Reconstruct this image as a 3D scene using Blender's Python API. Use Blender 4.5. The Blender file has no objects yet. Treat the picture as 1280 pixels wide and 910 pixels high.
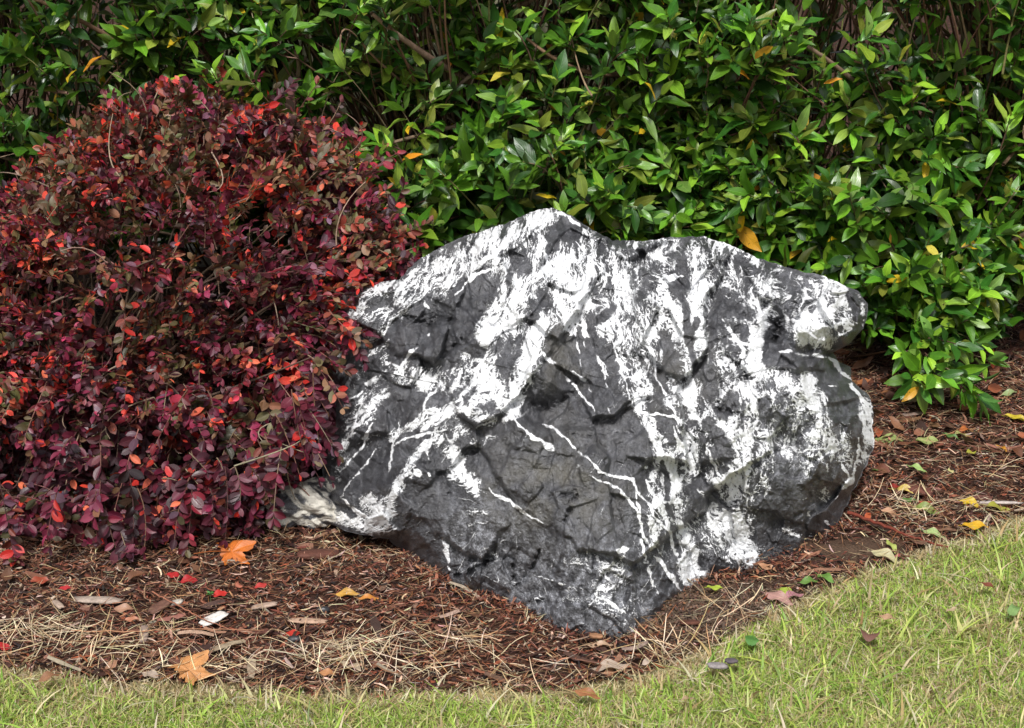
import bpy, math, random
import numpy as np
from mathutils import Vector
from mathutils.geometry import delaunay_2d_cdt
rng = np.random.default_rng(7)
random.seed(7)
scn = bpy.context.scene
COL = scn.collection
R = math.radians

# ------------------------------------------------------------------ camera, light, exposure
CAM_Z, PITCH, F = 1.55, R(20.0), 2232.0
cam_d = bpy.data.cameras.new('camera'); cam = bpy.data.objects.new('camera', cam_d); COL.objects.link(cam)
cam.location = (0, 0, CAM_Z); cam.rotation_euler = (math.pi/2 - PITCH, 0, 0)
cam_d.sensor_width = 36; cam_d.lens = 36*F/1280; cam_d.clip_start = .05; cam_d.clip_end = 500
scn.camera = cam
world = bpy.data.worlds.new('World'); scn.world = world; world.use_nodes = True
wn = world.node_tree.nodes; wl = world.node_tree.links
SUN_EL, SUN_AZ = R(54), R(188)          # azimuth clockwise from +Y : behind the camera, a little to the left
sky = wn.new('ShaderNodeTexSky'); sky.sky_type = 'NISHITA'; sky.sun_disc = False
sky.sun_elevation = SUN_EL; sky.sun_rotation = SUN_AZ; sky.dust_density = 4; sky.air_density = 1.0
hs = wn.new('ShaderNodeHueSaturation'); hs.inputs['Saturation'].default_value = .30
wl.new(sky.outputs[0], hs.inputs['Color']); wl.new(hs.outputs[0], wn['Background'].inputs[0])
wn['Background'].inputs[1].default_value = .075
sl = bpy.data.lights.new('sun', 'SUN'); sl.energy = 2.3; sl.angle = R(9); sl.color = (1, .98, .955)
sun = bpy.data.objects.new('sun', sl); COL.objects.link(sun)
sd = Vector((math.sin(SUN_AZ)*math.cos(SUN_EL), math.cos(SUN_AZ)*math.cos(SUN_EL), math.sin(SUN_EL)))
sun.rotation_euler = sd.to_track_quat('Z', 'Y').to_euler()
scn.view_settings.view_transform = 'Standard'; scn.view_settings.look = 'None'
scn.view_settings.exposure = 1.0; scn.view_settings.gamma = 1; scn.view_settings.use_curve_mapping = False
scn.render.engine = 'CYCLES'
scn.cycles.max_bounces = 6; scn.cycles.diffuse_bounces = 3; scn.cycles.glossy_bounces = 2
scn.cycles.transmission_bounces = 3

# ------------------------------------------------------------------ helpers
CP, SP = math.cos(PITCH), math.sin(PITCH)
def ray(px, py):
    px = np.asarray(px, float); py = np.asarray(py, float)
    u = (px-640)/F; v = -(py-455)/F
    return np.stack([u, CP + v*SP, -SP + v*CP], -1)
def P(px, py, Y):
    d = ray(px, py); return np.array([0, 0, CAM_Z]) + d*(np.asarray(Y, float)/d[..., 1])[..., None]
def G(px, py, z=0.0):
    d = ray(px, py); return np.array([0, 0, CAM_Z]) + d*((z-CAM_Z)/d[..., 2])[..., None]
def to_px(p):
    q = p - np.array([0, 0, CAM_Z]); f = q[..., 1]*CP - q[..., 2]*SP; up = q[..., 1]*SP + q[..., 2]*CP
    return 640+F*q[..., 0]/f, 455-F*up/f
def sstep(a, b, x):
    t = np.clip((x-a)/(b-a), 0, 1); return t*t*(3-2*t)

def perlin(x, y, seed=0):
    xi = np.floor(x).astype(np.int64); yi = np.floor(y).astype(np.int64)
    xf = x-xi; yf = y-yi
    def g(ix, iy):
        h = (ix*374761393 + iy*668265263 + seed*1442695041) & 0xffffffff
        h = ((h ^ (h >> 13))*1274126177) & 0xffffffff
        h = (h ^ (h >> 16)) & 0xffff
        a = h*(2*np.pi/65536.); return np.cos(a), np.sin(a)
    u = xf*xf*xf*(xf*(xf*6-15)+10); v = yf*yf*yf*(yf*(yf*6-15)+10)
    def dot(ix, iy, dx, dy):
        a, b = g(ix, iy); return a*dx + b*dy
    n00 = dot(xi, yi, xf, yf); n10 = dot(xi+1, yi, xf-1, yf)
    n01 = dot(xi, yi+1, xf, yf-1); n11 = dot(xi+1, yi+1, xf-1, yf-1)
    return ((n00*(1-u)+n10*u)*(1-v) + (n01*(1-u)+n11*u)*v)*1.5
def fbm(x, y, o=4, seed=0, gain=.5):
    s = 0; a = 1; t = 0
    for i in range(o):
        s = s + a*perlin(x*2**i, y*2**i, seed+i*17); t += a; a *= gain
    return s/t

def mesh_obj(name, verts, faces, mat, parent=None, cols=None, uvs=None, smooth=True, attrs=None):
    verts = np.ascontiguousarray(verts, np.float32); faces = np.ascontiguousarray(faces, np.int32)
    me = bpy.data.meshes.new(name); nv, nf = len(verts), len(faces); k = faces.shape[1]
    me.vertices.add(nv); me.vertices.foreach_set('co', verts.ravel())
    me.loops.add(nf*k); me.loops.foreach_set('vertex_index', faces.ravel())
    me.polygons.add(nf); me.polygons.foreach_set('loop_start', np.arange(0, nf*k, k, dtype=np.int32))
    if smooth: me.polygons.foreach_set('use_smooth', np.ones(nf, bool))
    if cols is not None:
        a = me.color_attributes.new('col', 'FLOAT_COLOR', 'POINT')
        c = np.ones((nv, 4), np.float32); c[:, :3] = cols; a.data.foreach_set('color', c.ravel())
    if attrs:
        for kk, vv in attrs.items():
            a = me.attributes.new(kk, 'FLOAT', 'POINT'); a.data.foreach_set('value', np.ascontiguousarray(vv, np.float32).ravel())
    if uvs is not None:
        ul = me.uv_layers.new(name='UVMap'); ul.data.foreach_set('uv', np.ascontiguousarray(uvs[faces.ravel()], np.float32).ravel())
    me.update(calc_edges=True); me.validate()
    if mat: me.materials.append(mat)
    o = bpy.data.objects.new(name, me); COL.objects.link(o)
    if parent is not None: o.parent = parent
    return o
def tag(o, label=None, cat=None, group=None, kind=None):
    if label: o['label'] = label
    if cat: o['category'] = cat
    if group: o['group'] = group
    if kind: o['kind'] = kind
    return o
def empty(name, loc, label, cat, group=None):
    o = bpy.data.objects.new(name, None); COL.objects.link(o); o.location = loc; o.empty_display_size = .05
    return tag(o, label, cat, group)
def part(name, verts, faces, mat, parent, **kw):        # vertices given in world space
    return mesh_obj(name, np.asarray(verts) - np.array(parent.location), faces, mat, parent, **kw)

def new_mat(name):
    m = bpy.data.materials.new(name); m.use_nodes = True
    return m, m.node_tree.nodes, m.node_tree.links, m.node_tree.nodes['Principled BSDF']
def nd(n, t, **kw):
    x = n.new(t)
    for k, v in kw.items():
        if hasattr(x, k): setattr(x, k, v)
        else: x.inputs[k].default_value = v
    return x
def noise(n, l, scale, detail=4, rough=.6, vec=None):
    x = nd(n, 'ShaderNodeTexNoise'); x.inputs['Scale'].default_value = scale; x.inputs['Detail'].default_value = detail; x.inputs['Roughness'].default_value = rough
    if vec is None:
        tc = n.get('TC') or nd(n, 'ShaderNodeTexCoord', name='TC'); vec = tc.outputs['Object']
    l.new(vec, x.inputs['Vector']); return x
def mathn(n, l, op, a, b=None, clamp=False):
    x = nd(n, 'ShaderNodeMath', operation=op, use_clamp=clamp)
    for i, v in enumerate((a, b)):
        if v is None: continue
        if hasattr(v, 'links') or hasattr(v, 'is_linked'): l.new(v, x.inputs[i])
        else: x.inputs[i].default_value = v
    return x.outputs[0]
def ramp(n, l, fac, stops):
    x = nd(n, 'ShaderNodeValToRGB'); e = x.color_ramp.elements
    while len(e) < len(stops): e.new(.5)
    for i, (p, c) in enumerate(stops):
        e[i].position = p; e[i].color = (c, c, c, 1) if np.isscalar(c) else (*c, 1)
    l.new(fac, x.inputs[0]); return x.outputs[0]
def mixc(n, l, fac, a, b, mode='MIX'):
    x = nd(n, 'ShaderNodeMix', data_type='RGBA', blend_type=mode)
    for s, v in ((x.inputs[0], fac), (x.inputs[6], a), (x.inputs[7], b)):
        if hasattr(v, 'is_linked'): l.new(v, s)
        elif np.isscalar(v): s.default_value = v
        else: s.default_value = (*v, 1)
    return x.outputs[2]
def bump(n, l, bs, h, strength=.5, dist=.01):
    x = nd(n, 'ShaderNodeBump'); x.inputs['Strength'].default_value = strength; x.inputs['Distance'].default_value = dist
    l.new(h, x.inputs['Height']); l.new(x.outputs[0], bs.inputs['Normal'])

def leaf_mat(name, rough=.32, transl=.25, rib=1.9, edge=1.0, spots=0.0, spec=.5):
    m, n, l, b = new_mat(name)
    at = nd(n, 'ShaderNodeAttribute', attribute_name='col')
    uv = nd(n, 'ShaderNodeUVMap', uv_map='UVMap'); sx = nd(n, 'ShaderNodeSeparateXYZ'); l.new(uv.outputs[0], sx.inputs[0])
    d = mathn(n, l, 'ABSOLUTE', mathn(n, l, 'SUBTRACT', sx.outputs[1], .5))        # 0 midrib .. .5 edge
    ribf = ramp(n, l, d, [(.0, 1.0), (.05, 0.0)])
    # side veins : stripes running forward from the midrib
    s = mathn(n, l, 'SUBTRACT', sx.outputs[0], mathn(n, l, 'MULTIPLY', d, .7))
    vf = mathn(n, l, 'POWER', mathn(n, l, 'ABSOLUTE', mathn(n, l, 'SINE', mathn(n, l, 'MULTIPLY', s, 26))), 12)
    c1 = mixc(n, l, mathn(n, l, 'MULTIPLY', ribf, .55), at.outputs['Color'], mixc(n, l, 1.0, at.outputs['Color'], (rib, rib, rib*.9), 'MULTIPLY'))
    c2 = mixc(n, l, mathn(n, l, 'MULTIPLY', vf, .22), c1, mixc(n, l, 1.0, at.outputs['Color'], (1.7, 1.6, 1.5), 'MULTIPLY'))
    nz = noise(n, l, 60, 3)
    c3 = mixc(n, l, ramp(n, l, nz.outputs[0], [(.3, 0), (.7, 1)]), mixc(n, l, 1.0, c2, (.78, .8, .78), 'MULTIPLY'), c2)
    if edge > 1:
        c3 = mixc(n, l, ramp(n, l, d, [(.455, 0), (.49, .7)]), c3, mixc(n, l, 1.0, c3, (edge, edge, edge*.8), 'MULTIPLY'))
    if spots:
        sp = noise(n, l, 110, 2)
        c3 = mixc(n, l, ramp(n, l, sp.outputs[0], [(.66, 0), (.70, spots)]), c3, (.05, .03, .015))
    # paler undersides
    ge = nd(n, 'ShaderNodeNewGeometry')
    c4 = mixc(n, l, mathn(n, l, 'MULTIPLY', ge.outputs['Backfacing'], .45), c3, mixc(n, l, .35, c3, (.22, .24, .16)))
    l.new(c4, b.inputs['Base Color']); b.inputs['Roughness'].default_value = rough
    b.inputs['Specular IOR Level'].default_value = spec
    rg = noise(n, l, 25, 2); l.new(ramp(n, l, rg.outputs[0], [(.3, rough*.75), (.7, min(1, rough*1.5))]), b.inputs['Roughness'])
    bump(n, l, b, mathn(n, l, 'ADD', mathn(n, l, 'MULTIPLY', vf, -.3), mathn(n, l, 'MULTIPLY', ribf, -1)), .35, .001)
    tr = nd(n, 'ShaderNodeBsdfTranslucent'); l.new(mixc(n, l, 1.0, c4, (1.5, 1.7, .9), 'MULTIPLY'), tr.inputs[0])
    mx = nd(n, 'ShaderNodeMixShader'); mx.inputs[0].default_value = transl
    l.new(b.outputs[0], mx.inputs[1]); l.new(tr.outputs[0], mx.inputs[2])
    l.new(mx.outputs[0], n['Material Output'].inputs[0]); return m
def attr_mat(name, rough=.7, transl=0, bscale=300, bst=.3, spec=.4, var=.35):
    m, n, l, b = new_mat(name); at = nd(n, 'ShaderNodeAttribute', attribute_name='col')
    nz = noise(n, l, bscale*.35, 4)
    c = mixc(n, l, ramp(n, l, nz.outputs[0], [(.35, 0), (.65, 1)]), mixc(n, l, 1.0, at.outputs['Color'], (1-var,)*3, 'MULTIPLY'), at.outputs['Color'])
    l.new(c, b.inputs['Base Color']); b.inputs['Roughness'].default_value = rough; b.inputs['Specular IOR Level'].default_value = spec
    n2 = noise(n, l, bscale, 3); bump(n, l, b, n2.outputs[0], bst, .002)
    if transl:
        tr = nd(n, 'ShaderNodeBsdfTranslucent'); l.new(c, tr.inputs[0]); mx = nd(n, 'ShaderNodeMixShader'); mx.inputs[0].default_value = transl
        l.new(b.outputs[0], mx.inputs[1]); l.new(tr.outputs[0], mx.inputs[2]); l.new(mx.outputs[0], n['Material Output'].inputs[0])
    return m

# leaf template : 3 or 5 across, ns along
def leaf_template(ns, shape):
    t = np.linspace(0, 1, ns+1)
    if shape == 'lance': w = np.sin(np.pi*t**.92)**.85*(1-.25*t) ; w[0] = .05
    elif shape == 'oval': w = np.sin(np.pi*np.clip(t*.96+.02, 0, 1))**.62
    w[-1] = 0.02; w = w/w.max()*.5
    ac = np.array([-1, -.5, 0, .5, 1.])
    X = np.repeat(t, 5); Yv = (w[:, None]*ac[None]).ravel(); A = np.tile(ac, ns+1)
    i = np.arange(ns)[:, None]*5; j = np.arange(4)[None]
    f = np.stack([i+j, i+j+5, i+j+6, i+j+1], -1).reshape(-1, 4)
    uv = np.stack([X, A*.5+.5], -1)
    return X, Yv, np.abs(A), f, uv
def norm(v): return v/np.maximum(np.linalg.norm(v, axis=-1, keepdims=True), 1e-9)
def leaves_arrays(pos, ldir, up, length, width, fold, curl, col, ns=5, shape='lance', wav=0.0):
    """pos N,3; ldir = direction of the leaf; up = side its face looks to."""
    X, Yv, A, f, uv = leaf_template(ns, shape); N = len(pos); V = len(X)
    lx = norm(ldir); n = norm(up - (up*lx).sum(-1, keepdims=True)*lx); ly = np.cross(n, lx)
    L = length[:, None]; W = width[:, None]
    x = X[None]*L; y = Yv[None]*W
    z = np.abs(Yv)[None]*W*fold[:, None] - curl[:, None]*L*(X[None]**2)
    z = z + wav*L*np.sin(X[None]*9 + rng.uniform(0, 6, (N, 1)))*A[None]*.06
    x = x*(1-.25*np.abs(curl[:, None])*X[None])
    v = pos[:, None] + lx[:, None]*x[..., None] + ly[:, None]*y[..., None] + n[:, None]*z[..., None]
    faces = (f[None] + (np.arange(N)*V)[:, None, None]).reshape(-1, 4)
    return v.reshape(-1, 3), faces, np.repeat(col, V, 0), np.tile(uv, (N, 1))
def tubes(paths, radii, sides=5, cols=None):
    """paths N,K,3 ; radii N,K"""
    N, K, _ = paths.shape
    t = norm(np.gradient(paths, axis=1)); ref = np.array([.31, .17, .93])
    a = norm(np.cross(t, ref)); b = np.cross(t, a)
    th = np.arange(sides)*2*np.pi/sides
    ring = a[:, :, None]*np.cos(th)[None, None, :, None] + b[:, :, None]*np.sin(th)[None, None, :, None]
    v = paths[:, :, None] + ring*radii[:, :, None, None]
    k = np.arange(K-1)[:, None]*sides; s = np.arange(sides)[None]; s2 = (s+1) % sides
    f = np.stack([k+s, k+s2, k+sides+s2, k+sides+s], -1).reshape(-1, 4)
    faces = (f[None] + (np.arange(N)*K*sides)[:, None, None]).reshape(-1, 4)
    c = None if cols is None else np.repeat(cols, K*sides, 0)
    return v.reshape(-1, 3), faces, c
def bez(p0, p1, p2, K):
    t = np.linspace(0, 1, K)[None, :, None]
    return (1-t)**2*p0[:, None] + 2*t*(1-t)*p1[:, None] + t*t*p2[:, None]
def pick(pal, N, jit=.18):
    pal = np.array(pal, float); w = pal[:, 3]/pal[:, 3].sum(); i = rng.choice(len(pal), N, p=w)
    return np.clip(pal[i, :3]*(1+rng.normal(0, jit, (N, 1)))*(1+rng.normal(0, jit*.35, (N, 3))), .002, .95)

# ------------------------------------------------------------------ ground
edge_px = np.array([(-400, 800), (-150, 818), (0, 832), (120, 848), (250, 858), (400, 866), (560, 864), (700, 862), (800, 842), (880, 812), (940, 780), (1000, 748), (1080, 716), (1150, 690), (1220, 664), (1280, 643), (1400, 606), (1600, 560)])
eg = G(edge_px[:, 0], edge_px[:, 1])
EX = np.concatenate([[-60], eg[:, 0], [60]]); EY = np.concatenate([[eg[0, 1]], eg[:, 1], [eg[-1, 1]+4]])
def lawn_sd(x, y):       # >0 inside lawn
    return np.interp(x, EX, EY) - y + .018*fbm(x*9, y*9, 2, 91) + .012*perlin(x*31, y*31, 92)
def terrain(x, y):
    z = .012*fbm(x*2.2, y*2.2, 3, 5) + .006*fbm(x*11, y*11, 3, 6)
    near = np.exp(-((x-.05)**2/.5 + (y-3.2)**2/.35))
    c = G(870, 760); z = z + .008*np.exp(-(((x-c[0])/.16)**2 + ((y-c[1])/.10)**2))
    t = G(770, 790); z = z*(1-.85*np.exp(-(((x-t[0])/.3)**2 + ((y-t[1])/.16)**2)))
    t = G(455, 676); z = z - .024*np.exp(-(((x-t[0])/.11)**2 + ((y-t[1])/.07)**2))          # bare earth heaped at the toe; dip shaped for shadow under the left end
    z = z + .02*near*0
    z = z + .035*sstep(3.2, 4.3, y)*sstep(.2, .9, x)
    return z - .006*sstep(-.01, .03, lawn_sd(x, y)) 
def axis(lo, hi, step, far):
    a = np.arange(lo, hi+1e-6, step); g = []
    s = step; v = hi
    while v < far: s *= 1.25; v += s; g.append(v)
    b = []; s = step; v = lo
    while v > -far: s *= 1.25; v -= s; b.append(v)
    return np.array(b[::-1]+list(a)+g)
gx = axis(-1.7, 1.7, .008, 120); gy = axis(2.3, 4.6, .008, 120)
XX, YY = np.meshgrid(gx, gy); ZZ = terrain(XX, YY)
nearf = sstep(4, 1.5, np.abs(XX))
ZZ = ZZ + .004*fbm(XX*45, YY*45, 3, 8)*sstep(3, 1.8, np.abs(XX))
nx, ny = len(gx), len(gy); idx = np.arange(nx*ny).reshape(ny, nx)
gf = np.stack([idx[:-1, :-1], idx[:-1, 1:], idx[1:, 1:], idx[1:, :-1]], -1).reshape(-1, 4)
soilc = G(880, 765); soil = np.exp(-(((XX-soilc[0])/.23)**2+((YY-soilc[1])/.11)**2))
soilc2 = G(1060, 690); soil = np.maximum(soil, .8*np.exp(-(((XX-soilc2[0])/.12)**2+((YY-soilc2[1])/.06)**2)))
def soil_f(x, y): return np.maximum(np.exp(-(((x-G(830,770)[0])/.10)**2+((y-G(830,770)[1])/.08)**2)), _soil_f(x, y))
def _soil_f(x, y): return np.maximum(np.exp(-(((x-soilc[0])/.26)**2+((y-soilc[1])/.125)**2)), .8*np.exp(-(((x-soilc2[0])/.12)**2+((y-soilc2[1])/.06)**2)))
m, n, l, b = new_mat('ground')
aw = nd(n, 'ShaderNodeAttribute', attribute_name='lawn'); asl = nd(n, 'ShaderNodeAttribute', attribute_name='soil')
n1 = noise(n, l, 40, 6, .7); n2 = noise(n, l, 220, 4, .7); n3 = noise(n, l, 7, 3)
mul = ramp(n, l, n1.outputs[0], [(.3, (.012, .006, .004)), (.5, (.035, .015, .009)), (.7, (.08, .035, .02))])
so = mixc(n, l, ramp(n, l, n2.outputs[0], [(.35, 0), (.65, 1)]), (.055, .034, .022), (.13, .085, .058))
gr = ramp(n, l, n2.outputs[0], [(.3, (.10, .09, .04)), (.6, (.28, .25, .12)), (.8, (.40, .36, .2))])
c = mixc(n, l, asl.outputs['Fac'], mul, so); c = mixc(n, l, aw.outputs['Fac'], c, gr)
l.new(c, b.inputs['Base Color']); b.inputs['Roughness'].default_value = .95; b.inputs['Specular IOR Level'].default_value = .2
bump(n, l, b, mathn(n, l, 'ADD', n1.outputs[0], mathn(n, l, 'MULTIPLY', n2.outputs[0], .5)), .9, .006)
GROUND = mesh_obj('ground', np.stack([XX.ravel(), YY.ravel(), ZZ.ravel()], -1), gf, m,
    attrs={'lawn': sstep(-.02, .02, lawn_sd(XX, YY)).ravel(), 'soil': soil.ravel()})
tag(GROUND, 'dark mulched bed and turf soil under everything', 'ground', kind='structure')
def gz(x, y):
    x = np.asarray(x, float); y = np.asarray(y, float)
    return terrain(x, y) + .004*fbm(x*45, y*45, 3, 8)

# ------------------------------------------------------------------ the boulder
ROCK = dict(
 outline=[(690,259,3.56),(712,268,3.56),(742,288,3.54),(765,300,3.52),(800,302,3.50),(835,297,3.50),(880,296,3.50),(905,304,3.48),(950,322,3.46),(985,335,3.45),(1018,342,3.42),(1048,352,3.42),(1075,366,3.42),(1087,388,3.42),(1080,410,3.40),(1060,431,3.38),(1040,441,3.42),(1050,452,3.44),(1062,458,3.45),(1066,476,3.44),(1086,494,3.43),(1092,520,3.43),(1093,556,3.40),(1080,585,3.37),(1062,622,3.33),(1044,660,3.27),(1040,700,3.24),(985,722,3.19),(945,742,3.16),(890,754,3.12),(860,768,3.08),(828,806,2.92),(800,830,2.86),(765,832,2.84),(715,820,2.87),(680,806,2.91),(645,790,2.96),(600,768,3.03),(560,748,3.08),(528,716,3.15),(505,690,3.20),(486,674,3.195),(455,669,3.21),(430,664,3.24),(412,652,3.31),(404,625,3.36),(404,590,3.40),(410,560,3.42),(420,520,3.44),(418,480,3.46),(404,452,3.48),(390,446,3.50),(402,424,3.50),(416,408,3.52),(426,386,3.53),(440,366,3.52),(470,354,3.50),(500,350,3.49),(512,334,3.50),(540,314,3.51),(575,297,3.52),(605,288,3.53),(640,276,3.55),(668,263,3.56)],
 pts=[(690,272,3.50),(640,300,3.44),(700,300,3.42),(590,310,3.46),(535,342,3.44),(500,362,3.43),(455,382,3.45),(640,345,3.34),(590,365,3.34),(550,372,3.36),(735,315,3.41),(775,318,3.42),(815,312,3.44),(870,308,3.45),(905,320,3.42),(830,335,3.36),
 (520,392,3.34),(545,398,3.355),(575,400,3.29),(480,420,3.37),(450,440,3.40),(430,480,3.42),(520,440,3.28),(560,430,3.25),(500,480,3.27),(450,520,3.33),(430,560,3.36),(560,480,3.215),(600,430,3.20),(620,470,3.14),(630,510,3.07),
 (600,505,3.10),(545,525,3.15),(500,540,3.21),(470,575,3.24),(440,610,3.26),(420,640,3.27),(460,640,3.19),(480,662,3.165),(500,600,3.10),(505,640,3.09),(530,575,3.08),(548,570,3.10),(575,560,3.08),
 (685,392,3.21),(655,380,3.26),(720,375,3.25),(760,400,3.22),(700,450,3.12),(668,468,3.075),(690,480,3.055),(655,498,3.06),(715,498,3.075),(675,512,3.065),(645,530,3.0),(730,520,3.01),(770,515,3.0),(805,512,3.0),(760,460,3.13),
 (600,575,3.03),(590,620,3.0),(625,600,2.975),(700,570,2.95),(770,560,2.95),(830,560,3.0),(700,640,2.905),(760,640,2.90),(810,640,2.91),(840,620,2.965),(640,650,2.95),(560,650,3.03),(520,660,3.09),(545,700,3.06),(575,735,3.015),
 (612,700,2.985),(600,715,2.985),(640,740,2.935),(630,770,2.93),(680,745,2.90),(672,768,2.885),(720,730,2.845),(760,730,2.835),(800,730,2.855),(740,790,2.815),(780,798,2.805),(700,782,2.845),(815,772,2.885),(840,745,2.955),(830,680,2.94),(862,690,3.02),(868,735,3.035),
 (790,400,3.24),(850,380,3.28),(790,450,3.14),(840,450,3.15),(890,440,3.13),(900,380,3.26),(945,370,3.28),(925,480,3.10),(870,500,3.08),(860,560,3.05),(905,560,3.03),(880,620,3.03),(925,620,3.03),(890,700,3.06),(935,700,3.09),(900,410,3.20),(885,405,3.23),
 (955,410,3.25),(975,405,3.31),(965,425,3.28),(1000,375,3.31),(1040,372,3.33),(1000,415,3.22),(1030,410,3.26),(1064,398,3.35),(1025,437,3.31),(990,438,3.23),(950,450,3.19),(1000,460,3.19),(1040,465,3.30),(1060,500,3.31),(1000,490,3.13),(960,510,3.10),(1035,520,3.16),(1065,540,3.26),
 (1020,580,3.14),(960,580,3.06),(1055,590,3.24),(1030,620,3.20),(985,625,3.11),(950,650,3.09),(1000,655,3.17),(1025,670,3.20),(985,690,3.16),(960,700,3.13)])
def in_outline_param(N):
    o = np.array(ROCK['outline'], float); c = np.array([745., 520.])
    ang = np.arctan2(o[:, 1]-c[1], o[:, 0]-c[0]); k = np.argsort(ang); ang, o = ang[k], o[k]
    angw = np.concatenate([ang-2*np.pi, ang, ang+2*np.pi]); ow = np.concatenate([o, o, o])
    u = np.linspace(-1, 1, N); U, V = np.meshgrid(u, u)
    r = np.maximum(np.abs(U), np.abs(V))
    s = np.where(r > 1e-9, r, 1)
    # angle proportional along the square side, made even
    a = np.arctan2(V, U)
    ox = np.interp(a, angw, ow[:, 0]); oy = np.interp(a, angw, ow[:, 1]); oY = np.interp(a, angw, ow[:, 2])
    rad = 1 + (.012*fbm(np.cos(a)*9, np.sin(a)*9, 4, 3)+.005*perlin(np.cos(a)*38, np.sin(a)*38, 4))*r**10
    return c[0]+(ox-c[0])*r*rad, c[1]+(oy-c[1])*r*rad, r, a, o
def build_rock():
    N = 760
    px, py, r, a, o = in_outline_param(N)
    ctrl = np.array([tuple(t) for t in o] + ROCK['pts'], float)
    res = delaunay_2d_cdt([Vector((t[0], t[1])) for t in ctrl], [], [], 0, 1e-5)
    vs, tris = res[0], res[2]; orig = res[3]
    Yv = np.array([ctrl[orig[i][0]][2] if len(orig[i]) else 3.2 for i in range(len(vs))]); vs = np.array([tuple(v) for v in vs])
    D = np.full(px.shape, np.nan)
    # bend lookup positions a little so plane edges wander
    qx = px + 7*fbm(px/45, py/45, 3, 51); qy = py + 7*fbm(px/45, py/45, 3, 61)
    m_ = r > .93; w_ = sstep(1.0, .9, r); qx = px+(qx-px)*w_; qy = py+(qy-py)*w_
    for t in tris:
        A, B, C = vs[t[0]], vs[t[1]], vs[t[2]]
        lo = np.minimum(np.minimum(A, B), C)-1; hi = np.maximum(np.maximum(A, B), C)+1
        sel = (qx >= lo[0]) & (qx <= hi[0]) & (qy >= lo[1]) & (qy <= hi[1])
        if not sel.any(): continue
        X, Y_ = qx[sel], qy[sel]
        den = (B[1]-C[1])*(A[0]-C[0])+(C[0]-B[0])*(A[1]-C[1])
        if abs(den) < 1e-9: continue
        l1 = ((B[1]-C[1])*(X-C[0])+(C[0]-B[0])*(Y_-C[1]))/den; l2 = ((C[1]-A[1])*(X-C[0])+(A[0]-C[0])*(Y_-C[1]))/den; l3 = 1-l1-l2
        ok = (l1 >= -1e-4) & (l2 >= -1e-4) & (l3 >= -1e-4)
        val = l1*Yv[t[0]]+l2*Yv[t[1]]+l3*Yv[t[2]]
        cur = D[sel]; cur[ok] = val[ok]; D[sel] = cur
    bad = np.isnan(D)
    if bad.any():
        angw = np.concatenate([np.arctan2(o[:,1]-520, o[:,0]-745)+k*2*np.pi for k in (-1,0,1)]); oY = np.interp(a, angw, np.tile(o[:,2],3)); D[bad] = oY[bad]
    D0 = D.copy()
    for _ in range(5):
        E = D.copy(); E[1:-1, 1:-1] = (D[:-2, 1:-1]+D[2:, 1:-1]+D[1:-1, :-2]+D[1:-1, 2:])/4; D = E
    D[0], D[-1], D[:, 0], D[:, -1] = D0[0], D0[-1], D0[:, 0], D0[:, -1]
    inner = sstep(1.0, .95, r)
    # chipped planes
    def chips(ns, amp, seed, warp):
        rg = np.random.default_rng(seed); s = np.stack([rg.uniform(340, 1100, ns), rg.uniform(250, 830, ns)], -1)
        tilt = rg.normal(0, 1, (ns, 2)); off = rg.normal(0, .5, ns)
        X = (px + warp*fbm(px/30, py/30, 3, seed)).ravel(); Y_ = (py + warp*fbm(px/30, py/30, 3, seed+5)).ravel()
        size = math.sqrt(760*580/ns); tau = size*.010+.45
        out = np.zeros(X.shape); cell = size*1.0
        # planes of neighbouring cells, blended in a narrow band so that edges are creases rather than steps
        g0 = (s//cell).astype(int); key = {}
        for i, (cx, cy) in enumerate(g0): key.setdefault((cx, cy), []).append(i)
        gxc = (X//cell).astype(int); gyc = ((Y_)//cell).astype(int); code = gxc*1000+gyc
        order = np.argsort(code, kind='stable'); cs_ = code[order]; st_ = np.flatnonzero(np.r_[True, cs_[1:] != cs_[:-1]]); en_ = np.r_[st_[1:], len(cs_)]
        for a0, b0 in zip(st_, en_):
            pi = order[a0:b0]; cx, cy = gxc[pi[0]], gyc[pi[0]]
            cand = [i for dx in (-2, -1, 0, 1, 2) for dy in (-2, -1, 0, 1, 2) for i in key.get((cx+dx, cy+dy), ())]
            if not cand: continue
            dx = X[pi][:, None]-s[cand, 0][None]; dy = Y_[pi][:, None]-s[cand, 1][None]
            d = np.hypot(dx, dy*.85); w = np.exp(-(d-d.min(1, keepdims=True))/tau)
            pl = (tilt[cand, 0][None]*dx+tilt[cand, 1][None]*dy)/size + off[cand][None]
            out[pi] = (w*pl).sum(1)/w.sum(1)
        return out.reshape(px.shape)*amp
    # amount of break-up differs between zones : the lower grey face is smoother
    smooth = np.clip(np.exp(-(((px-690)/170)**2+((py-650)/130)**2))*.75+np.exp(-(((px-560)/45)**2+((py-630)/45)**2))*.8, 0, .9)
    rough = 1-smooth
    D = D + inner*(chips(60, .032, 10, 8)*(.45+.55*rough)+chips(300, .015, 11, 4)*(.10+.90*rough)+chips(1500, .0042, 12, 3)*(.05+.95*rough))
    D = D + inner*(.007*fbm(px/85, py/85, 2, 21)+.0030*fbm(px/22, py/22, 3, 22)+.0045*rough*np.abs(fbm(px/9, py/13, 3, 23)) + .0018*fbm(px/3.5, py/4, 2, 24))
    # ---------------- the white veining : a value per vertex, fixed to the stone
    wx = px + 6*fbm(px/28, py/28, 4, 31) ; wy = py + 6*fbm(px/28, py/28, 4, 32)
    fx = px + 2.6*fbm(px/9, py/9, 3, 33); fy = py + 2.6*fbm(px/9, py/9, 3, 34)
    W = np.zeros(px.shape)
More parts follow.
